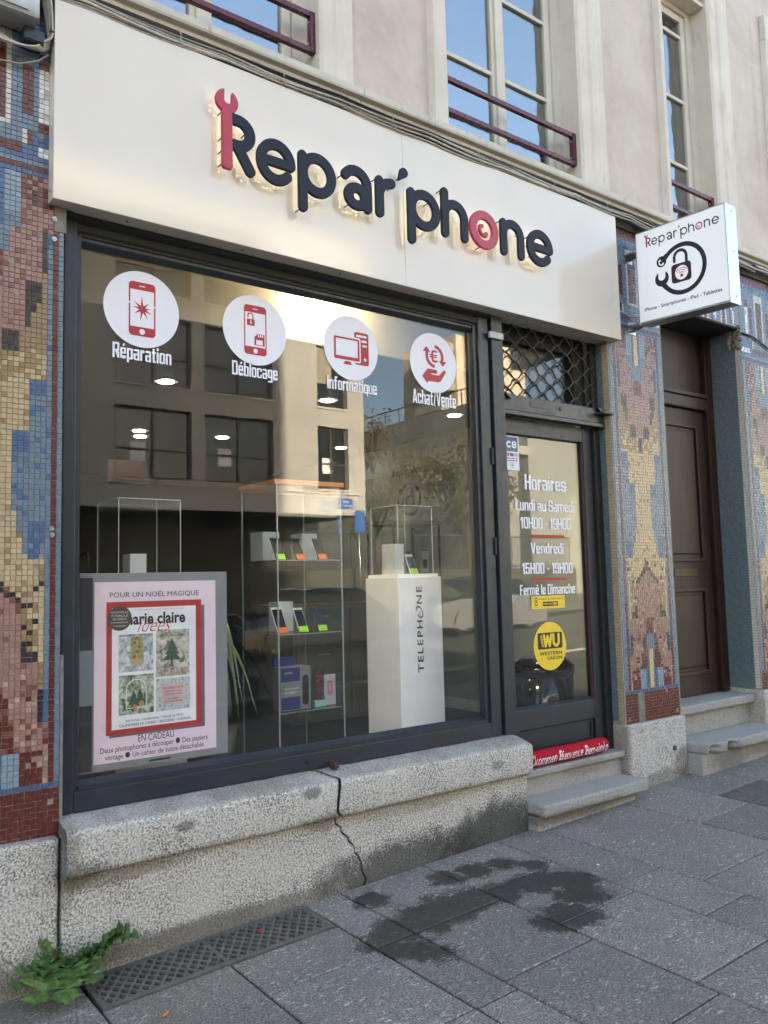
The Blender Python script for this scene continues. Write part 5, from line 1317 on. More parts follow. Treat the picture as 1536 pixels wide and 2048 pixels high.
# poster board
pb = thing('poster_board', 'grey framed magazine poster on pink paper standing inside the shop window', 'poster', (1.41, .17, .775))
GREYP = pm('grey_board', (.25, .255, .265), .55, .04); DKP = pm('charcoal_flap', (.025, .026, .028), .6)
box('board', 1.068, 1.748, .168, .185, .790, 1.625, GREYP, pb, .003)
for z0, z1 in ((1.30, 1.605), (.80, 1.07)): box('side_flap', 1.072, 1.122, .164, .1678, z0, z1, DKP, pb)
PINK = pm('pink_paper', (.88, .72, .80), .6, .05, 4)
po = box('poster_sheet', 1.130, 1.688, .1655, .1678, .822, 1.586, PINK, pb)
YP = .1650
def pk(name, x0, x1, z0, z1, y, mat): return box(name, x0, x1, y, y+.0004, z0, z1, mat, po)
INK = pm('ink_black', (.02, .018, .022), .6)
pk('shadow_print', 1.195, 1.632, .925, 1.475, YP, pm('mauve_print', (.18, .13, .17), .6)); pk('red_border', 1.181, 1.617, .936, 1.500, YP-.0005, pm('poster_red', (.50, .035, .03), .5)); pk('cover_sheet', 1.205, 1.589, .957, 1.473, YP-.0010, pm('cover_white', (.88, .90, .93), .5))
def pw(s, x0, z0, x1, z1, mat=INK, bold=0.0, shear=0.0, y=YP-.0002): words('print', s, x0, z0, x1, z1, y, mat, po, bold, shear)
pw('POUR UN NOËL MAGIQUE', 1.195, 1.515, 1.605, 1.546, INK, 0)
yc = YP-.0014
pw('marie claire', 1.252, 1.398, 1.538, 1.450, INK, .03, 0, yc); pw('idées', 1.315, 1.366, 1.472, 1.425, pm('poster_red', (.5, .03, .03)), -.012, .55, yc-.0004)
pw('LE MAGAZINE DE LA CRÉATION ET DU FAIT MAIN', 1.30, 1.460, 1.53, 1.466, pm('ink_grey', (.3, .3, .32), .6), 0, 0, yc)
OLIVE = pm('olive_disc', (.085, .075, .055), .6)
me = shape_mesh(s_circle((1.238, 1.429), .053), (1.18, 1.37, 1.30, 1.49), .002); flat('print', me, yc-.0004, OLIVE, po)
PALE = pm('pale_print', (.62, .6, .52), .6)
for k, (s, hw, z) in enumerate((('NOUVELLE', .038, 1.450), ('FORMULE', .036, 1.435), ('EN CADEAU', .030, 1.421), ('2 photophores', .038, 1.406), ('à découper', .028, 1.391))): pw(s, 1.238-hw, z, 1.238+hw, z+.010, PALE, .01, 0, yc-.0008)
def pic(name, c1, c2, c3, sc, seed):
    N = NT(name); P = N.pos(); mp = N.n('ShaderNodeMapping'); mp.inputs['Location'].default_value = (seed, 0, seed*.7); N.l(P, mp.inputs['Vector'])
    a = N.noise(mp.outputs[0], sc, 5, .6, .6); c = N.ramp(a.outputs['Fac'], [(.35, c1), (.5, c2), (.66, c3)]).outputs[0]; N.principled(col=c, rough=.5); return N.m
def ph(x0, x1, z0, z1, mat): return pk('printed_photo', x0, x1, z0, z1, yc, mat)
ph(1.234, 1.387, 1.197, 1.358, pic('photo_food', (.16, .19, .22), (.50, .53, .55), (.78, .79, .80), 45, 1)); ph(1.401, 1.557, 1.163, 1.369, pic('photo_room', (.12, .10, .07), (.48, .45, .36), (.72, .71, .66), 30, 3))
ph(1.235, 1.390, 1.015, 1.183, pic('photo_cloche', (.04, .08, .04), (.36, .40, .26), (.70, .72, .64), 40, 6)); ph(1.401, 1.559, 1.015, 1.156, pic('photo_pattern', (.20, .30, .26), (.60, .62, .60), (.68, .62, .62), 85, 9))
def art(fn, bb, mat, y=None, res=.002): flat('print', shape_mesh(fn, bb, res), (yc-.0005) if y is None else y, mat, po)
GRN = pm('print_green', (.045, .10, .05), .6, .5, 120); LG = pm('print_lightgreen', (.28, .32, .10), .6, .5, 150); TAN = pm('print_tan', (.50, .36, .22), .6, .3, 120); REDP = pm('print_red', (.40, .06, .05), .6, .3)
art(s_box(1.285, 1.225, 1.345, 1.345, .01), (1.28, 1.21, 1.36, 1.36), TAN); art(s_or(*[s_circle((1.300+.028*(i % 2), 1.262+.024*(i//2)), .013) for i in range(8)]), (1.28, 1.24, 1.35, 1.36), LG, yc-.0008); art(s_or(*[s_circle((1.314+.01*(i % 3-1), 1.262+.02*i), .006) for i in range(5)]), (1.29, 1.25, 1.34, 1.36), REDP, yc-.001)
def fir(cx, z, w, h): return s_or(*[s_poly([(cx-w*(1-.24*i), z+h*.22*i), (cx+w*(1-.24*i), z+h*.22*i), (cx, z+h*(.40+.22*i))]) for i in range(3)])
art(s_or(fir(1.474, 1.235, .045, .115), s_box(1.469, 1.21, 1.479, 1.24)), (1.42, 1.20, 1.53, 1.36), GRN)
art(s_or(*[s_box(1.41+.028*i, 1.167, 1.43+.028*i, 1.185+.008*(i % 3)) for i in range(5)]), (1.40, 1.16, 1.56, 1.22), pm('print_gifts', (.45, .30, .26), .6, .6, 60))
art(s_not(s_or(s_circle((1.312, 1.118), .046), s_box(1.266, 1.040, 1.358, 1.118)), s_circle((1.312, 1.118), .043), s_box(1.269, 1.043, 1.355, 1.118)), (1.26, 1.03, 1.365, 1.17), pm('cover_white', (.74, .76, .8)), yc-.0007, .001)
art(s_or(fir(1.300, 1.055, .026, .075), fir(1.328, 1.050, .028, .09)), (1.26, 1.04, 1.36, 1.15), GRN); art(s_or(s_circle((1.335, 1.058), .012), s_circle((1.306, 1.045), .01)), (1.29, 1.03, 1.35, 1.075), pm('print_orange', (.55, .25, .08), .6), yc-.0008)
pk('printed_photo', 1.428, 1.532, 1.040, 1.130, yc-.0006, pm('print_rose', (.70, .50, .50), .6))
pw('150 CRÉATIONS', 1.432, 1.108, 1.527, 1.120, REDP, .012, 0, yc-.0012); pw('INÉDITES POUR', 1.440, 1.094, 1.520, 1.103, REDP, .012, 0, yc-.0012); pw('PRÉPARER NOËL', 1.438, 1.081, 1.522, 1.090, REDP, .012, 0, yc-.0012); pw('EN CADEAU', 1.456, 1.062, 1.505, 1.069, INK, .01, 0, yc-.0012); pw('NOS PAPIERS VINTAGE', 1.440, 1.050, 1.520, 1.057, INK, .01, 0, yc-.0012)
pw('BÛCHE GOURMANDE', 1.236, 1.350, 1.385, 1.359, INK, 0, 0, yc-.0006); pw('IDÉES DÉCO', 1.445, 1.352, 1.515, 1.360, INK, 0, 0, yc-.0006); pw('POUR MON SAPIN', 1.425, 1.340, 1.535, 1.348, INK, 0, 0, yc-.0010); pw('FÉERIE SOUS VERRE', 1.238, 1.174, 1.387, 1.183, INK, 0, 0, yc-.0006)
pw('PAS À PAS : COURONNE • TABLES DE FÊTES', 1.266, .984, 1.528, .996, INK, .004, 0, yc); pw("CALENDRIERS DE L'AVENT • BRODERIES • SURPRISES", 1.237, .965, 1.563, .977, INK, .004, 0, yc)
pw('EN CADEAU', 1.320, .895, 1.484, .924, INK, .004); pw('Deux photophores à découper ● Des papiers', 1.157, .858, 1.645, .890, INK, .005); pw('vintage ● Un cahier de tutos détachable', 1.178, .828, 1.625, .858, INK, .005)
box('maker_mark', 1.372, 1.468, .1672, .1678, .803, .811, INK, pb)

# phones and goods
NEON = pm('neon_green_tag', (.42, .85, .02), .6, .05); ORNG = pm('neon_orange_tag', (.95, .16, .03), .6, .05); SCREEN = pm('phone_screen', (.012, .014, .018), .08, .1, 5, spec=.6); PWHT = pm('phone_white', (.72, .72, .72), .3, .03); PBLK = pm('phone_black', (.02, .02, .022), .3, .05)
def smartphone(x, y, z, rot, tagm, body, label, h=.138, w=.068, lean=24):
    t = thing('smartphone', label, 'phone', (x, y, z), 'smartphones on display')
    R_ = Matrix.Translation((x, y, z)) @ Matrix.Rotation(math.radians(rot), 4, 'Z') @ Matrix.Rotation(math.radians(-lean), 4, 'X')
    def P(name, x0, x1, y0, y1, z0, z1, mat, bev=.0):
        m = MB(); m.box(x0, x1, y0, y1, z0, z1, bev); m.v = [tuple(R_ @ Vector(v)) for v in m.v]; return m.build(name, mat, t)
    P('body', -w/2, w/2, 0, .008, .002, h, body, .0035); P('screen', -w/2+.004, w/2-.004, -.0008, -.0001, .016, h-.014, SCREEN)
    P('speaker_slot', -.008, .008, -.0009, -.0002, h-.008, h-.006, PBLK if body is PWHT else STEEL)
    P('price_tag', -w/2+.002, w/2-.002, -.003, -.0012, .0, .034, tagm)
    m = MB(); q = [R_ @ Vector(v) for v in ((-.01, .010, h*.75), (.01, .010, h*.75))]; b0 = Vector((x-.02, y+.085, z)); b1 = Vector((x+.02, y+.085, z)); m.tube([q[0], b0, b1, q[1]], .0014, 5); m.build('wire_stand', STEEL, t)
smartphone(2.335, .675, 1.7005, 12, NEON, PBLK, 'black smartphone with green tag on the cabinet top shelf')
smartphone(2.475, .690, 1.7005, 12, ORNG, PBLK, 'middle smartphone with orange tag on the cabinet top shelf')
smartphone(2.615, .675, 1.7005, 12, ORNG, PBLK, 'rightmost black smartphone with orange tag on the cabinet top shelf')
smartphone(2.335, .665, 1.2885, 10, ORNG, PWHT, 'white smartphone with orange tag on the cabinet middle shelf', .158, .078)
smartphone(2.475, .670, 1.2885, 10, NEON, PWHT, 'white smartphone with green tag on the cabinet middle shelf', .15, .07)
smartphone(2.610, .680, 1.2885, 10, NEON, PBLK, 'black smartphone with green tag on the cabinet middle shelf', .15, .072)
smartphone(3.11, .440, 1.6045, 5, NEON, PWHT, 'white smartphone with green tag on the white pedestal', .13, .064)
WB = pm('white_carton', (.66, .68, .70), .5, .04)
for x0, x1, y0, y1, z0, z1, l in ((2.285, 2.395, .80, .95, 1.7005, 1.865, 'left white carton behind phones on the cabinet top shelf'), (2.56, 2.665, .82, .95, 1.7005, 1.86, 'right white carton behind phones on the cabinet top shelf'), (2.385, 2.48, .80, .92, 1.2885, 1.46, 'white carton behind phones on the cabinet middle shelf'), (2.985, 3.055, .47, .60, 1.6045, 1.785, 'tall white carton on the white pedestal'), (1.375, 1.455, .42, .52, 1.2455, 1.72, 'white carton in the clear case behind the poster')):
    tag(box('carton', x0, x1, y0, y1, z0, z1, WB, None, .002), l, 'box', 'white cartons among the phones')
# glass display cabinet
gc = thing('display_cabinet', 'tall glass display cabinet with orange wooden top behind the window', 'cabinet', (2.48, .82, .48))
cx0, cx1, cy0, cy1 = 2.264, 2.701, .60, 1.03
box('top_board', cx0-.012, cx1+.012, cy0-.012, cy1+.012, 2.118, 2.146, WOOD_TOP, gc, .003); box('base_board', cx0-.01, cx1+.01, cy0-.01, cy1+.01, .481, .54, WOOD_TOP, gc, .003)
for x in (cx0, cx1-.012):
    for y in (cy0, cy1-.012): box('corner_post', x+.002, x+.010, y+.002, y+.010, .541, 2.117, EDGE_GL, gc, .002)
for z in (1.697, 1.285, .858):
    s = box('shelf', cx0+.013, cx1-.013, cy0+.013, cy1-.013, z-.006, z, GLASS_C, gc); box('shelf_edge', cx0+.013, cx1-.013, cy0+.0125, cy0+.0129, z-.006, z, EDGE_GL, s)
box('glass_side', cx0+.003, cx0+.007, cy0+.0125, cy1-.0125, .545, 2.115, GLASS_C, gc); box('glass_side', cx1-.007, cx1-.003, cy0+.0125, cy1-.0125, .545, 2.115, GLASS_C, gc); box('glass_door', cx0+.0125, cx1-.0125, cy0+.003, cy0+.007, .545, 2.115, GLASS_C, gc)
hb_ = thing('headphone_box', 'blue and grey headphone carton standing on the lowest cabinet shelf', 'box', (2.40, .70, .862))
box('carton', 2.302, 2.495, .645, .74, .8605, 1.10, pm('carton_grey', (.24, .245, .25), .6), hb_, .002); CBL = pm('carton_blue', (.02, .025, .17), .5)
for z0, z1 in ((.868, .935), (1.02, 1.095)): box('blue_panel', 2.306, 2.425, .6435, .6448, z0, z1, CBL, hb_)
box('hang_flap', 2.302, 2.44, .72, .74, 1.101, 1.15, CBL, hb_)
words('print', 'JUB-HT30', 2.325, 1.062, 2.375, 1.072, .6430, VINYL_W, hb_, .01); words('print', 'CASQUE AUDIO', 2.325, .975, 2.418, .986, .6440, VINYL_W, hb_, .01); words('print', 'AVEC MICRO', 2.325, .955, 2.400, .966, .6440, VINYL_W, hb_, .01)
m = MB(); me = shape_mesh(s_box(2.440, .885, 2.482, 1.05, .02), (2.43, .88, 2.49, 1.06), .002); flat('window_cut_out', me, .6440, PBLK, hb_)
rc_ = thing('cable_pack', 'clear hanging pack with a red coiled cable in the cabinet', 'package', (2.57, .68, .86))
box('blister', 2.535, 2.608, .665, .690, .895, 1.07, ACRYL, rc_); box('carton_foot', 2.535, 2.608, .66, .695, .8605, .894, pm('teal_carton', (.35, .62, .62), .5), rc_)
MB().tube([(2.572+.016*math.sin(i*.9), .677+.006*math.cos(i*.7), .90+i*.0052) for i in range(32)], .0045, 6).build('red_cable', pm('red_rubber', (.45, .02, .03), .5), rc_)
pk_ = thing('accessory_pack', 'white hanging pack with a pink accessory in the cabinet', 'package', (2.65, .68, .86))
box('card', 2.612, 2.690, .685, .689, .8605, 1.035, pm('pack_card', (.50, .52, .54), .4), pk_); me = shape_mesh(s_not(s_box(2.632, .92, 2.668, 1.0, .008), s_box(2.642, .935, 2.658, .985, .004)), (2.62, .91, 2.68, 1.01), .002, .003); to_plane(me, (0, .681, 0), FX, FZ); new_obj('pink_clip', me, pm('pink_rubber', (.65, .22, .42), .5), pk_)
# pedestal
pe = thing('display_pedestal', 'white display pedestal lettered down its front with a phone on top', 'pedestal', (3.08, .5, .48))
box('column', 2.912, 3.236, .35, .672, .481, 1.585, WHITE_BOX, pe, .003); box('top_plate', 2.924, 3.224, .362, .66, 1.5855, 1.604, WHITE_BOX, pe, .002)
GRY = pm('grey_lettering', (.085, .09, .095), .5)
def vert(s, z0, z1):
    me = text_mesh(s, .022, 0, 0, 1.25); fit2d(me, z0, 0, z1, .042); to_plane(me, (3.084, .3490, 0), (0, 0, 1), (-1, 0, 0)); new_obj('lettering', me, GRY, pe)
vert('TELEPH', 1.034, 1.334); vert('NE', 1.428, 1.530)
def ell(x, y): 
    a = math.radians(28); u = (x-1.382)*math.cos(a)+(y-.021)*math.sin(a); v = -(x-1.382)*math.sin(a)+(y-.021)*math.cos(a)
    return (np.abs(np.hypot(u/1.75, v)-.020)-.0028)
me = shape_mesh(s_or(s_not(ell, s_box(1.33, .036, 1.385, .09)), *[s_circle((1.366+.009*i, .016+.008*j), .0026) for i in range(3) for j in range(2)], s_arc((1.40, .026), .008, .003, -60, 120)), (1.33, -.03, 1.44, .07), .001); to_plane(me, (3.084, .3490, 0), (0, 0, 1), (-1, 0, 0)); new_obj('lettering', me, GRY, pe)
ac = thing('acrylic_cover', 'clear acrylic cover standing over the phone on the white pedestal', 'cover', (3.07, .5, 1.60))
def cover(par, x0, x1, y0, y1, z0, z1):
    t = .004
    box('side', x0, x1, y0, y0+t, z0, z1, ACRYL, par); box('side', x0, x1, y1-t, y1, z0, z1, ACRYL, par); box('side', x0, x0+t, y0+t+.0005, y1-t-.0005, z0, z1, ACRYL, par); box('side', x1-t, x1, y0+t+.0005, y1-t-.0005, z0, z1, ACRYL, par); box('lid', x0, x1, y0, y1, z1+.0005, z1+t, ACRYL, par)
    m = MB()
    for x in (x0, x1):
        for y in (y0, y1): m.box(x-.0015, x+.0015, y-.0015, y+.0015, z0, z1)
    for y in (y0, y1): m.box(x0, x1, y-.0015, y+.0015, z1+.0045, z1+.0075)
    for x in (x0, x1): m.box(x-.0015, x+.0015, y0+.002, y1-.002, z1+.0045, z1+.0075)
    m.build('polished_edge', pm('acrylic_edge', (.62, .66, .66), .2), par)
cover(ac, 2.94, 3.20, .378, .64, 1.6045, 2.0)
ac2 = thing('acrylic_cover', 'clear acrylic display case behind the top of the poster board', 'display case', (1.45, .5, .48))
cover(ac2, 1.300, 1.600, .36, .66, 1.245, 1.97); 
box('plinth_column', 1.28, 1.62, .34, .68, .481, 1.244, WHITE_BOX, ac2, .003)
tb = thing('tablet', 'tablet leaning on a wire stand in the clear case behind the poster', 'tablet', (1.50, .45, 1.2455))
m = MB(); m.box(-.05, .05, 0, .008, 0, .46, .003); R_ = Matrix.Translation((1.53, .42, 1.247)) @ Matrix.Rotation(math.radians(62), 4, 'Z') @ Matrix.Rotation(math.radians(-16), 4, 'X'); m.v = [tuple(R_ @ Vector(v)) for v in m.v]; m.build('body', STEEL, tb)
# rear furniture
ct = thing('drawer_counter', 'pale counter with drawer fronts deep inside the shop', 'counter', (3.8, 2.4, .48))
CRM = pm('pale_laminate', (.22, .21, .18), .5, .04); box('carcass', 3.30, 4.35, 2.2, 2.75, .481, 1.40, CRM, ct, .004)
for z0, z1 in ((.52, .78), (.80, 1.06), (1.08, 1.36)):
    for x0, x1 in ((3.32, 3.82), (3.84, 4.33)): d = box('drawer', x0, x1, 2.182, 2.199, z0, z1, CRM, ct, .003); box('pull', (x0+x1)/2-.05, (x0+x1)/2+.05, 2.174, 2.1815, z1-.06, z1-.05, STEEL, d)
rcb = thing('rear_cabinet', 'slim glass cabinet with small packages by the right interior wall', 'cabinet', (3.9, 1.4, .48))
for x in (3.62, 4.05):
    for y in (1.30, 1.62): box('corner_post', x, x+.012, y, y+.012, .50, 1.98, BLACK, rcb)
box('top_board', 3.61, 4.075, 1.29, 1.645, 1.981, 2.01, CRM, rcb); box('base_board', 3.61, 4.075, 1.29, 1.645, .482, .5, CRM, rcb)
for z in (1.62, 1.25, .88): box('shelf', 3.634, 4.05, 1.30, 1.63, z, z+.006, GLASS_C, rcb)
box('glass_door', 3.633, 4.049, 1.303, 1.307, .505, 1.975, GLASS_C, rcb)
for x, z, c, l in ((3.72, 1.6265, (.30, .45, .45), 'teal and white hanging pack in the rear cabinet'), (3.84, 1.6265, (.05, .05, .06), 'dark blister pack in the rear cabinet'), (3.99, 1.6265, (.6, .6, .6), 'white charger pack on the upper shelf of the rear cabinet'), (3.96, 1.2565, (.55, .56, .58), 'white earphone pack on the middle shelf of the rear cabinet'), (4.0, .8865, (.6, .6, .58), 'white hanging pack on the low shelf of the rear cabinet')):
    t = thing('small_pack', l, 'package', (x, 1.40, z), 'packages in the rear cabinet'); box('card', x-.035, x+.035, 1.40, 1.412, z, z+.16, pm('pack_%d' % int(x*1000), c, .5), t); me = shape_mesh(s_box(x-.02, z+.03, x+.018, z+.1, .008), (x-.03, z+.02, x+.03, z+.12), .003); flat('product', me, 1.3990, PBLK, t)
lg = thing('wall_logo', 'dark shop name and padlock emblem on the right interior wall', 'sign', (4.74, 2.1, 1.9))
XL = RX1-.0025
me = text_mesh("Repar'phone", .012); fit2d(me, 0, 0, .50, .10); to_plane(me, (XL, 2.76, 2.53), (0, -1, 0), (0, 0, 1)); new_obj('lettering', me, VINYL_K, lg)
f1 = s_or(s_arc((.30, .26), .20, .04, 138, -146), s_circle((.11, .37), .045), s_not(s_box(.21, .16, .39, .31, .02), s_circle((.30, .235), .055)), s_arc((.295, .36), .055, .026, 180, 0), s_cap((.35, .36), (.35, .30), .013), s_not(s_circle((.105, .22), .065), s_cap((.105, .25), (.105, .34), .034)))
me = shape_mesh(f1, (0, 0, .56, .52), .004); to_plane(me, (XL, 2.72, 2.135), (0, -.72, 0), (0, 0, .72)); new_obj('emblem', me, VINYL_K, lg)
rb_ = thing('waste_bin', 'round black waste bin seen through the shop door glass', 'bin', (4.32, .55, .48))
BINM = pm('black_gloss', (.012, .012, .013), .12, .2, 6)
m = MB(); m.cyl((4.32, .56, .482), .19, .43, 'z', 36, .205); m.build('body', BINM, rb_); m = MB(); m.cyl((4.32, .56, .913), .212, .055, 'z', 36); m.build('collar', BINM, rb_)
m = MB(); m.cyl((4.32, .56, .969), .208, .05, 'z', 36, .15); m.build('lid', BINM, rb_)
rs = thing('red_shelf', 'red lit wall shelf at the back left of the shop', 'shelf', (2.45, 3.5, 2.46))
box('back_panel', 2.30, 2.615, 3.52, 3.54, 2.475, 2.66, pm('red_glow_paint', (.030, .0012, .0012), .4), rs); box('shelf_board', 2.30, 2.64, 3.30, 3.519, 2.455, 2.474, BLACK, rs)  # red light of the niche is put into the panel's colour
dl = thing('desk_lamp', 'pale dome desk lamp glowing inside the shop by the left window frame', 'lamp', (1.33, .9, 1.4))
m = MB(); m.cyl((1.34, .92, 1.60), .075, .03, 'z', 28, .05); m.build('shade', pm('lamp_shade', (.6, .55, .38), .5), dl); m = MB(); m.cyl((1.34, .92, 1.592), .068, .006, 'z', 28); m.build('glow_disc', emis('lamp_glow', (1, .93, .7), 1.0), dl); MB().tube([(1.34, .92, 1.63), (1.34, .95, 1.75), (1.30, 1.2, 1.7), (1.25, 1.3, 1.0), (1.25, 1.3, .49)], .008, 8).build('arm', BLACK, dl)
il = thing('potted_plant', 'strap-leaved potted plant behind the poster inside the shop', 'plant', (1.98, .85, .48))
m = MB(); m.cyl((1.98, .85, .482), .11, .30, 'z', 24, .14); m.build('pot', pm('dark_pot', (.06, .055, .05), .5), il); MB().tube([(1.98, .85, .7), (1.985, .85, 1.0), (1.975, .855, 1.32)], .012, 8).build('stem', pm('bark', (.12, .09, .06), .9), il)
LEAFI = pm('strap_leaf', (.06, .09, .03), .4, .3, 20); rp_ = random.Random(2)
for k in range(22):
    a = rp_.uniform(0, 6.28); L = rp_.uniform(.30, .48); up = rp_.uniform(.12, .34); b = Vector((1.975, .855, 1.30+rp_.uniform(-.12, .03))); vs = []; fs = []
    for i in range(13):
        s = i/12; c = b+Vector((math.cos(a)*L*s, math.sin(a)*L*s, up*s*2.2-(up*2.2+.35)*s*s*rp_.uniform(.98, 1.02))); w = .011*(1-s)**.5+.001; sd_ = Vector((-math.sin(a), math.cos(a), 0))
        vs += [c-sd_*w, c+Vector((0, 0, -.004)), c+sd_*w]
    for i in range(12):
        for j in (0, 1): q = i*3+j; fs.append((q, q+1, q+4, q+3))
    m = MB(); m.add(vs, fs, True); m.build('leaf', LEAFI, il)
# ================================================================== across the street (seen mirrored in the glass and the fascia)
op = thing('apartment_building', 'cream apartment block across the street mirrored in the shop window', 'building', (2, -19.5, .3))
OPW = pm('cream_render', (.40, .395, .37), .9, .12, .8)
YO = -19.5
cols = [(-18.0, -15.6), (-14.4, -12.0), (-9.3, -6.9), (-5.7, -3.3), (-.6, 1.8), (3.0, 5.4), (7.87, 10.2), (10.63, 13.0), (14.69, 15.92)]
rows = [(4.75, 6.87), (7.55, 9.65), (10.35, 12.40)]
m = MB(); X = -22.0
for a, b in cols:
    m.box(X, a, YO-.25, YO, 3.90, 13.3); z = 3.90
    for z0, z1 in rows: m.box(a, b, YO-.25, YO, z, z0); z = z1
    m.box(a, b, YO-.25, YO, z, 13.3); X = b
m.box(X, 16.42, YO-.25, YO, 3.90, 13.3); m.build('wall', OPW, op)
m = MB(); m.box(-22, 16.42, -30, YO-.62, 3.9, 13.3).box(16.1, 16.42, YO-.62, YO-.26, 3.9, 13.3); m.build('rear_block', pm('dark_rooms', (.05, .05, .05), .9), op)
m = MB(); m.box(16.425, 16.6, -30, YO, 3.9, 13.3); m.build('end_wall', OPW, op)
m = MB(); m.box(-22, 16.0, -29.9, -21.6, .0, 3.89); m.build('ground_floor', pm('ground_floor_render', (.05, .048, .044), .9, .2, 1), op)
m = MB(); m.box(-22, 16.6, -30, YO, 13.301, 13.6); m.build('roof_slab', pm('roof_grey', (.25, .24, .22), .8), op)
box('string_course', -22, 16.42, YO+.001, YO+.06, 4.60, 4.66, pm('pale_sill', (.55, .52, .46), .7), op)
OPF = pm('brown_frames', (.06, .05, .045), .6); OPG = glass('flat_window', .10, (.35, .38, .38)); SILLM = pm('pale_sill', (.55, .52, .46), .7); SHUT = pm('roller_shutter', (.30, .27, .21), .7)
for a, b in cols:
    for z0, z1 in rows:
        w = thing_part('window', op)
        f = MB(); t = .07; y0, y1 = YO-.22, YO-.15
        f.box(a, a+t, y0, y1, z0, z1).box(b-t, b, y0, y1, z0, z1).box(a+t, b-t, y0, y1, z0, z0+t).box(a+t, b-t, y0, y1, z1-t, z1).box((a+b)/2-.04, (a+b)/2+.04, y0+.002, y1-.002, z0+t, z1-t); f.build('frame', OPF, w)
        box('pane', a+t, b-t, YO-.19, YO-.185, z0+t, z1-t, OPG, w); box('sill', a-.03, b+.03, YO-.2, YO+.05, z0-.06, z0-.001, SILLM, w)
        if (a > 14 and z0 > 7) or random.random() < .3: box('shutter', a+.01, b-.55, YO-.145, YO-.13, z1-1.25, z1-.01, SHUT, w)
        box('blind', a+t, (a+b)/2-.05, YO-.215, YO-.205, z1-.35-1.3*random.random()**2, z1-t-.01, pm('pale_blind', (.38, .36, .31), .8), w)
        box('lower_panel', (a+b)/2+.05, b-t, YO-.205, YO-.195, z0+t, z0+.85, pm('frosted_panel', (.20, .22, .22), .35), w)
        box('transom_bar', a+t, b-t, y0+.004, y1-.004, z0+.85, z0+.91, OPF, w)
        if 4 < z0 < 5 and a > 7: box('notice', b-.95 if a > 14 else a+.5, b-.55 if a > 14 else a+.95, YO-.184, YO-.18, z0+.55, z0+1.1, VINYL_W, w)
pl = thing('street_sign', 'small blue street name plate on the apartment block mirrored in the window', 'sign', (15.75, YO+.02, 4.3))
BLUE = pm('enamel_blue', (.02, .10, .38), .4); box('plate', 15.44, 16.05, YO+.001, YO+.02, 4.12, 4.47, BLUE, pl)
for s, z0, x0, x1 in (('RUE', 4.32, 15.62, 15.87), ('DE LA ROCHE', 4.18, 15.48, 16.01)):
    me = text_mesh(s, .01); fit2d(me, 0, 0, x1-x0, .09); to_plane(me, (x1, YO+.0215, z0), (-1, 0, 0), (0, 0, 1)); new_obj('lettering', me, VINYL_W, pl)
rw = thing('terrace_wall', 'grey stepped terrace wall along the side street mirrored in the window', 'wall', (27, -29, 0))
CONC = pm('terrace_concrete', (.25, .26, .24), .9, .15, .6); box('upper_wall', 26.8, 27.6, -37, -23.0, 7.6, 10.1, CONC, rw); box('lower_wall', 26.3, 26.9, -40, -22.0, 0, 7.2, CONC, rw); box('coping', 26.15, 27.65, -40, -21.9, 7.21, 7.59, pm('coping_stone', (.36, .34, .3), .9), rw)
m = MB(); m.box(26.9, 26.95, -37, -23, 10.85, 10.9)
for k in range(12): m.box(26.9, 26.94, -36.9+k*1.25, -36.86+k*1.25, 10.1, 10.85)
m.build('handrail', OPF, rw); box('upper_terrace', 27.61, 45, -60, -22, 0, 9.8, CONC, rw)
tw = thing('tower_block', 'distant tower block with stacked balconies mirrored in the window', 'building', (78, -82, 0))
box('tower', 76.2, 90, -92, -80, 0, 36, pm('tower_render', (.62, .54, .42), .9), tw)
for k in range(12): box('balcony', 73.5, 76.19, -86, -80.5, 2.4+k*2.85, 3.5+k*2.85, pm('balcony_concrete', (.36, .33, .27), .9), tw)
fn = thing('railing_fence', 'dark iron railing fence on a low wall mirrored in the window', 'fence', (15, -17.8, .3))
box('low_wall', 10.5, 25.5, -18.05, -17.75, .1, 2.0, pm('darkened_wall', (.05, .052, .042), .9, .3, 2), fn); IR = pm('iron_dark', (.03, .03, .03), .6)  # wall colour darkened to hold down its sunlit face in the reflection
for z in (3.14, 2.05): box('rail', 10.5, 25.5, -17.92, -17.88, z, z+.05, IR, fn)
for k in range(108): box('baluster', 10.55+k*.138, 10.575+k*.138, -17.91, -17.89, 2.10, 3.14, IR, fn)
pk2 = thing('parking_sign', 'small blue pedestrian sign on a pole by the fence mirrored in the window', 'sign', (14.75, -17.3, .4))
MB().tube([(14.75, -17.3, .4), (14.75, -17.3, 3.85)], .03, 8).build('pole', STEEL, pk2); box('plate', 14.57, 14.93, -17.26, -17.24, 3.15, 3.80, BLUE, pk2)
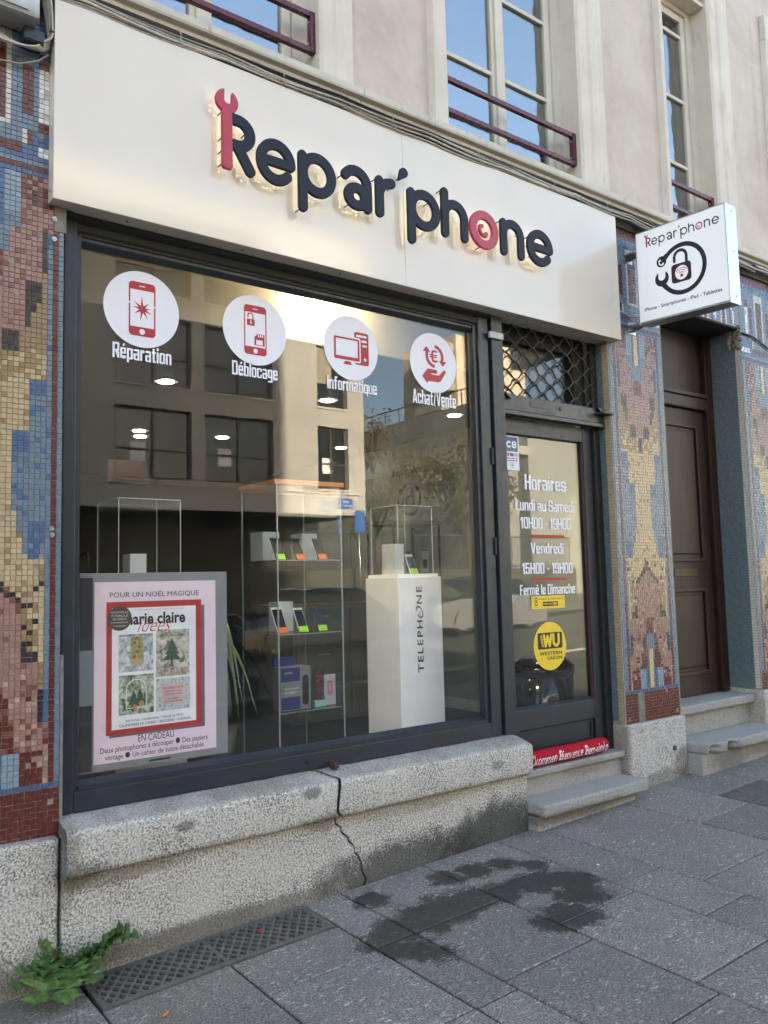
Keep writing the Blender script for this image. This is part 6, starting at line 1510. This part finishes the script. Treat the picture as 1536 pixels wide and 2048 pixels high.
# trees behind the fence
LEAFT = pm('autumn_leaf', (.085, .075, .028), .7, .5, 2); BARK = pm('tree_bark', (.09, .07, .05), .9, .3, 8)
def tree(name, label, x, y, z, h, rad, n, seed):
    t = thing(name, label, 'tree', (x, y, z), 'trees across the street'); r = random.Random(seed)
    m = MB(); m.tube([(x, y, z), (x+.1, y, z+h*.3), (x-.1, y+.1, z+h*.6), (x, y, z+h*.92)], [.22, .17, .11, .03], 8)
    ends = []
    for k in range(12):
        a = r.uniform(0, 6.28); z0 = z+h*r.uniform(.32, .75); L = rad*r.uniform(.6, 1.0); e = Vector((x+math.cos(a)*L, y+math.sin(a)*L, z0+L*r.uniform(.4, .9)))
        m.tube([(x, y, z0), Vector((x, y, z0)).lerp(e, .5)+Vector((0, 0, .2)), e], [.08, .05, .015], 6); ends.append((Vector((x, y, z0)), e))
        for q in range(3):
            e2 = e+Vector((r.uniform(-1, 1), r.uniform(-1, 1), r.uniform(-.2, 1)))*.8; s0 = Vector((x, y, z0)).lerp(e, r.uniform(.4, .9)); m.tube([s0, e2], [.03, .008], 5); ends.append((s0, e2))
    m.build('trunk', BARK, t)
    m = MB()
    for k in range(n):
        s0, e = r.choice(ends); c = s0.lerp(e, r.uniform(.3, 1.15))+Vector((r.gauss(0, .35), r.gauss(0, .35), r.gauss(0, .35))); u = Vector((r.gauss(0, 1), r.gauss(0, 1), r.gauss(0, 1))).normalized(); v = u.orthogonal().normalized(); sz = r.uniform(.06, .13)
        m.add([c-u*sz, c+v*sz*.6, c+u*sz, c-v*sz*.6], [(0, 1, 2, 3)])
    m.build('crown', LEAFT, t)
tree('street_tree', 'thin autumn tree beside the apartment block mirrored in the window', 19.6, -23, .4, 8.2, 2.2, 1500, 3)
tree('street_tree', 'dense dark tree before the terrace wall mirrored in the window', 23.2, -21.5, .4, 6.4, 2.4, 4200, 5)
# parked cars on the far side of the street, seen only as reflections
def car(label, x, y, paint):
    t = thing('parked_car', label, 'car', (x, y, ground(x, y)-.14), 'cars parked across the street'); z = ground(x, y)-.14
    def loft(name, secs, mat):           # secs: list of (x, half width, z low, z high)
        vs = []; fs = []
        for sx, hw, zl, zh in secs: vs += [(x+sx, y-hw, z+zl), (x+sx, y+hw, z+zl), (x+sx, y+hw*.97, z+zl+(zh-zl)*.7), (x+sx, y+hw*.86, z+zh), (x+sx, y-hw*.86, z+zh), (x+sx, y-hw*.97, z+zl+(zh-zl)*.7)]
        for i in range(len(secs)-1):
            for k in range(6): a, b = i*6+k, i*6+(k+1) % 6; fs.append((a, b, b+6, a+6))
        fs += [list(range(6))[::-1], [len(vs)-6+k for k in range(6)]]
        m = MB(); m.add(vs, fs); return m.build(name, mat, t)
    loft('body', [(-2.05, .62, .38, .62), (-1.95, .78, .24, .78), (-1.2, .86, .20, .92), (0, .88, .20, .95), (1.3, .86, .20, .98), (1.95, .80, .24, .92), (2.05, .70, .36, .80)], paint)
    loft('cabin', [(-1.25, .74, .90, .93), (-.55, .70, .90, 1.40), (.2, .70, .92, 1.48), (1.1, .68, .94, 1.42), (1.85, .66, .93, .96)], pm('car_glass', (.015, .018, .02), .05, .1))
    loft('roof', [(-.52, .64, 1.37, 1.42), (.2, .66, 1.44, 1.50), (1.05, .62, 1.39, 1.44)], paint)
    for sx in (-1.25, 1.25):
        for sy in (-.80, .66):
            m = MB(); m.cyl((x+sx, y+sy, z+.31), .31, .16, 'y', 20); w = m.build('wheel', BLACK, t)
            m = MB(); m.cyl((x+sx, y+sy-.006 if sy < 0 else y+sy+.166, z+.31), .19, .004, 'y', 16); m.build('rim', STEEL, w)
    for sy in (-.60, .42): box('headlight', x-2.03, x-1.93, y+sy, y+sy+.18, z+.60, z+.72, STEEL, t, .02)
car('dark blue hatchback parked across the street and mirrored in the window', 9.9, -12.6, pm('blue_car_paint', (.012, .03, .07), .15, .05, 2, coat=.5))
car('grey hatchback parked across the street and mirrored in the window', 15.2, -12.6, pm('grey_car_paint', (.16, .165, .17), .2, .05, 2, coat=.5))
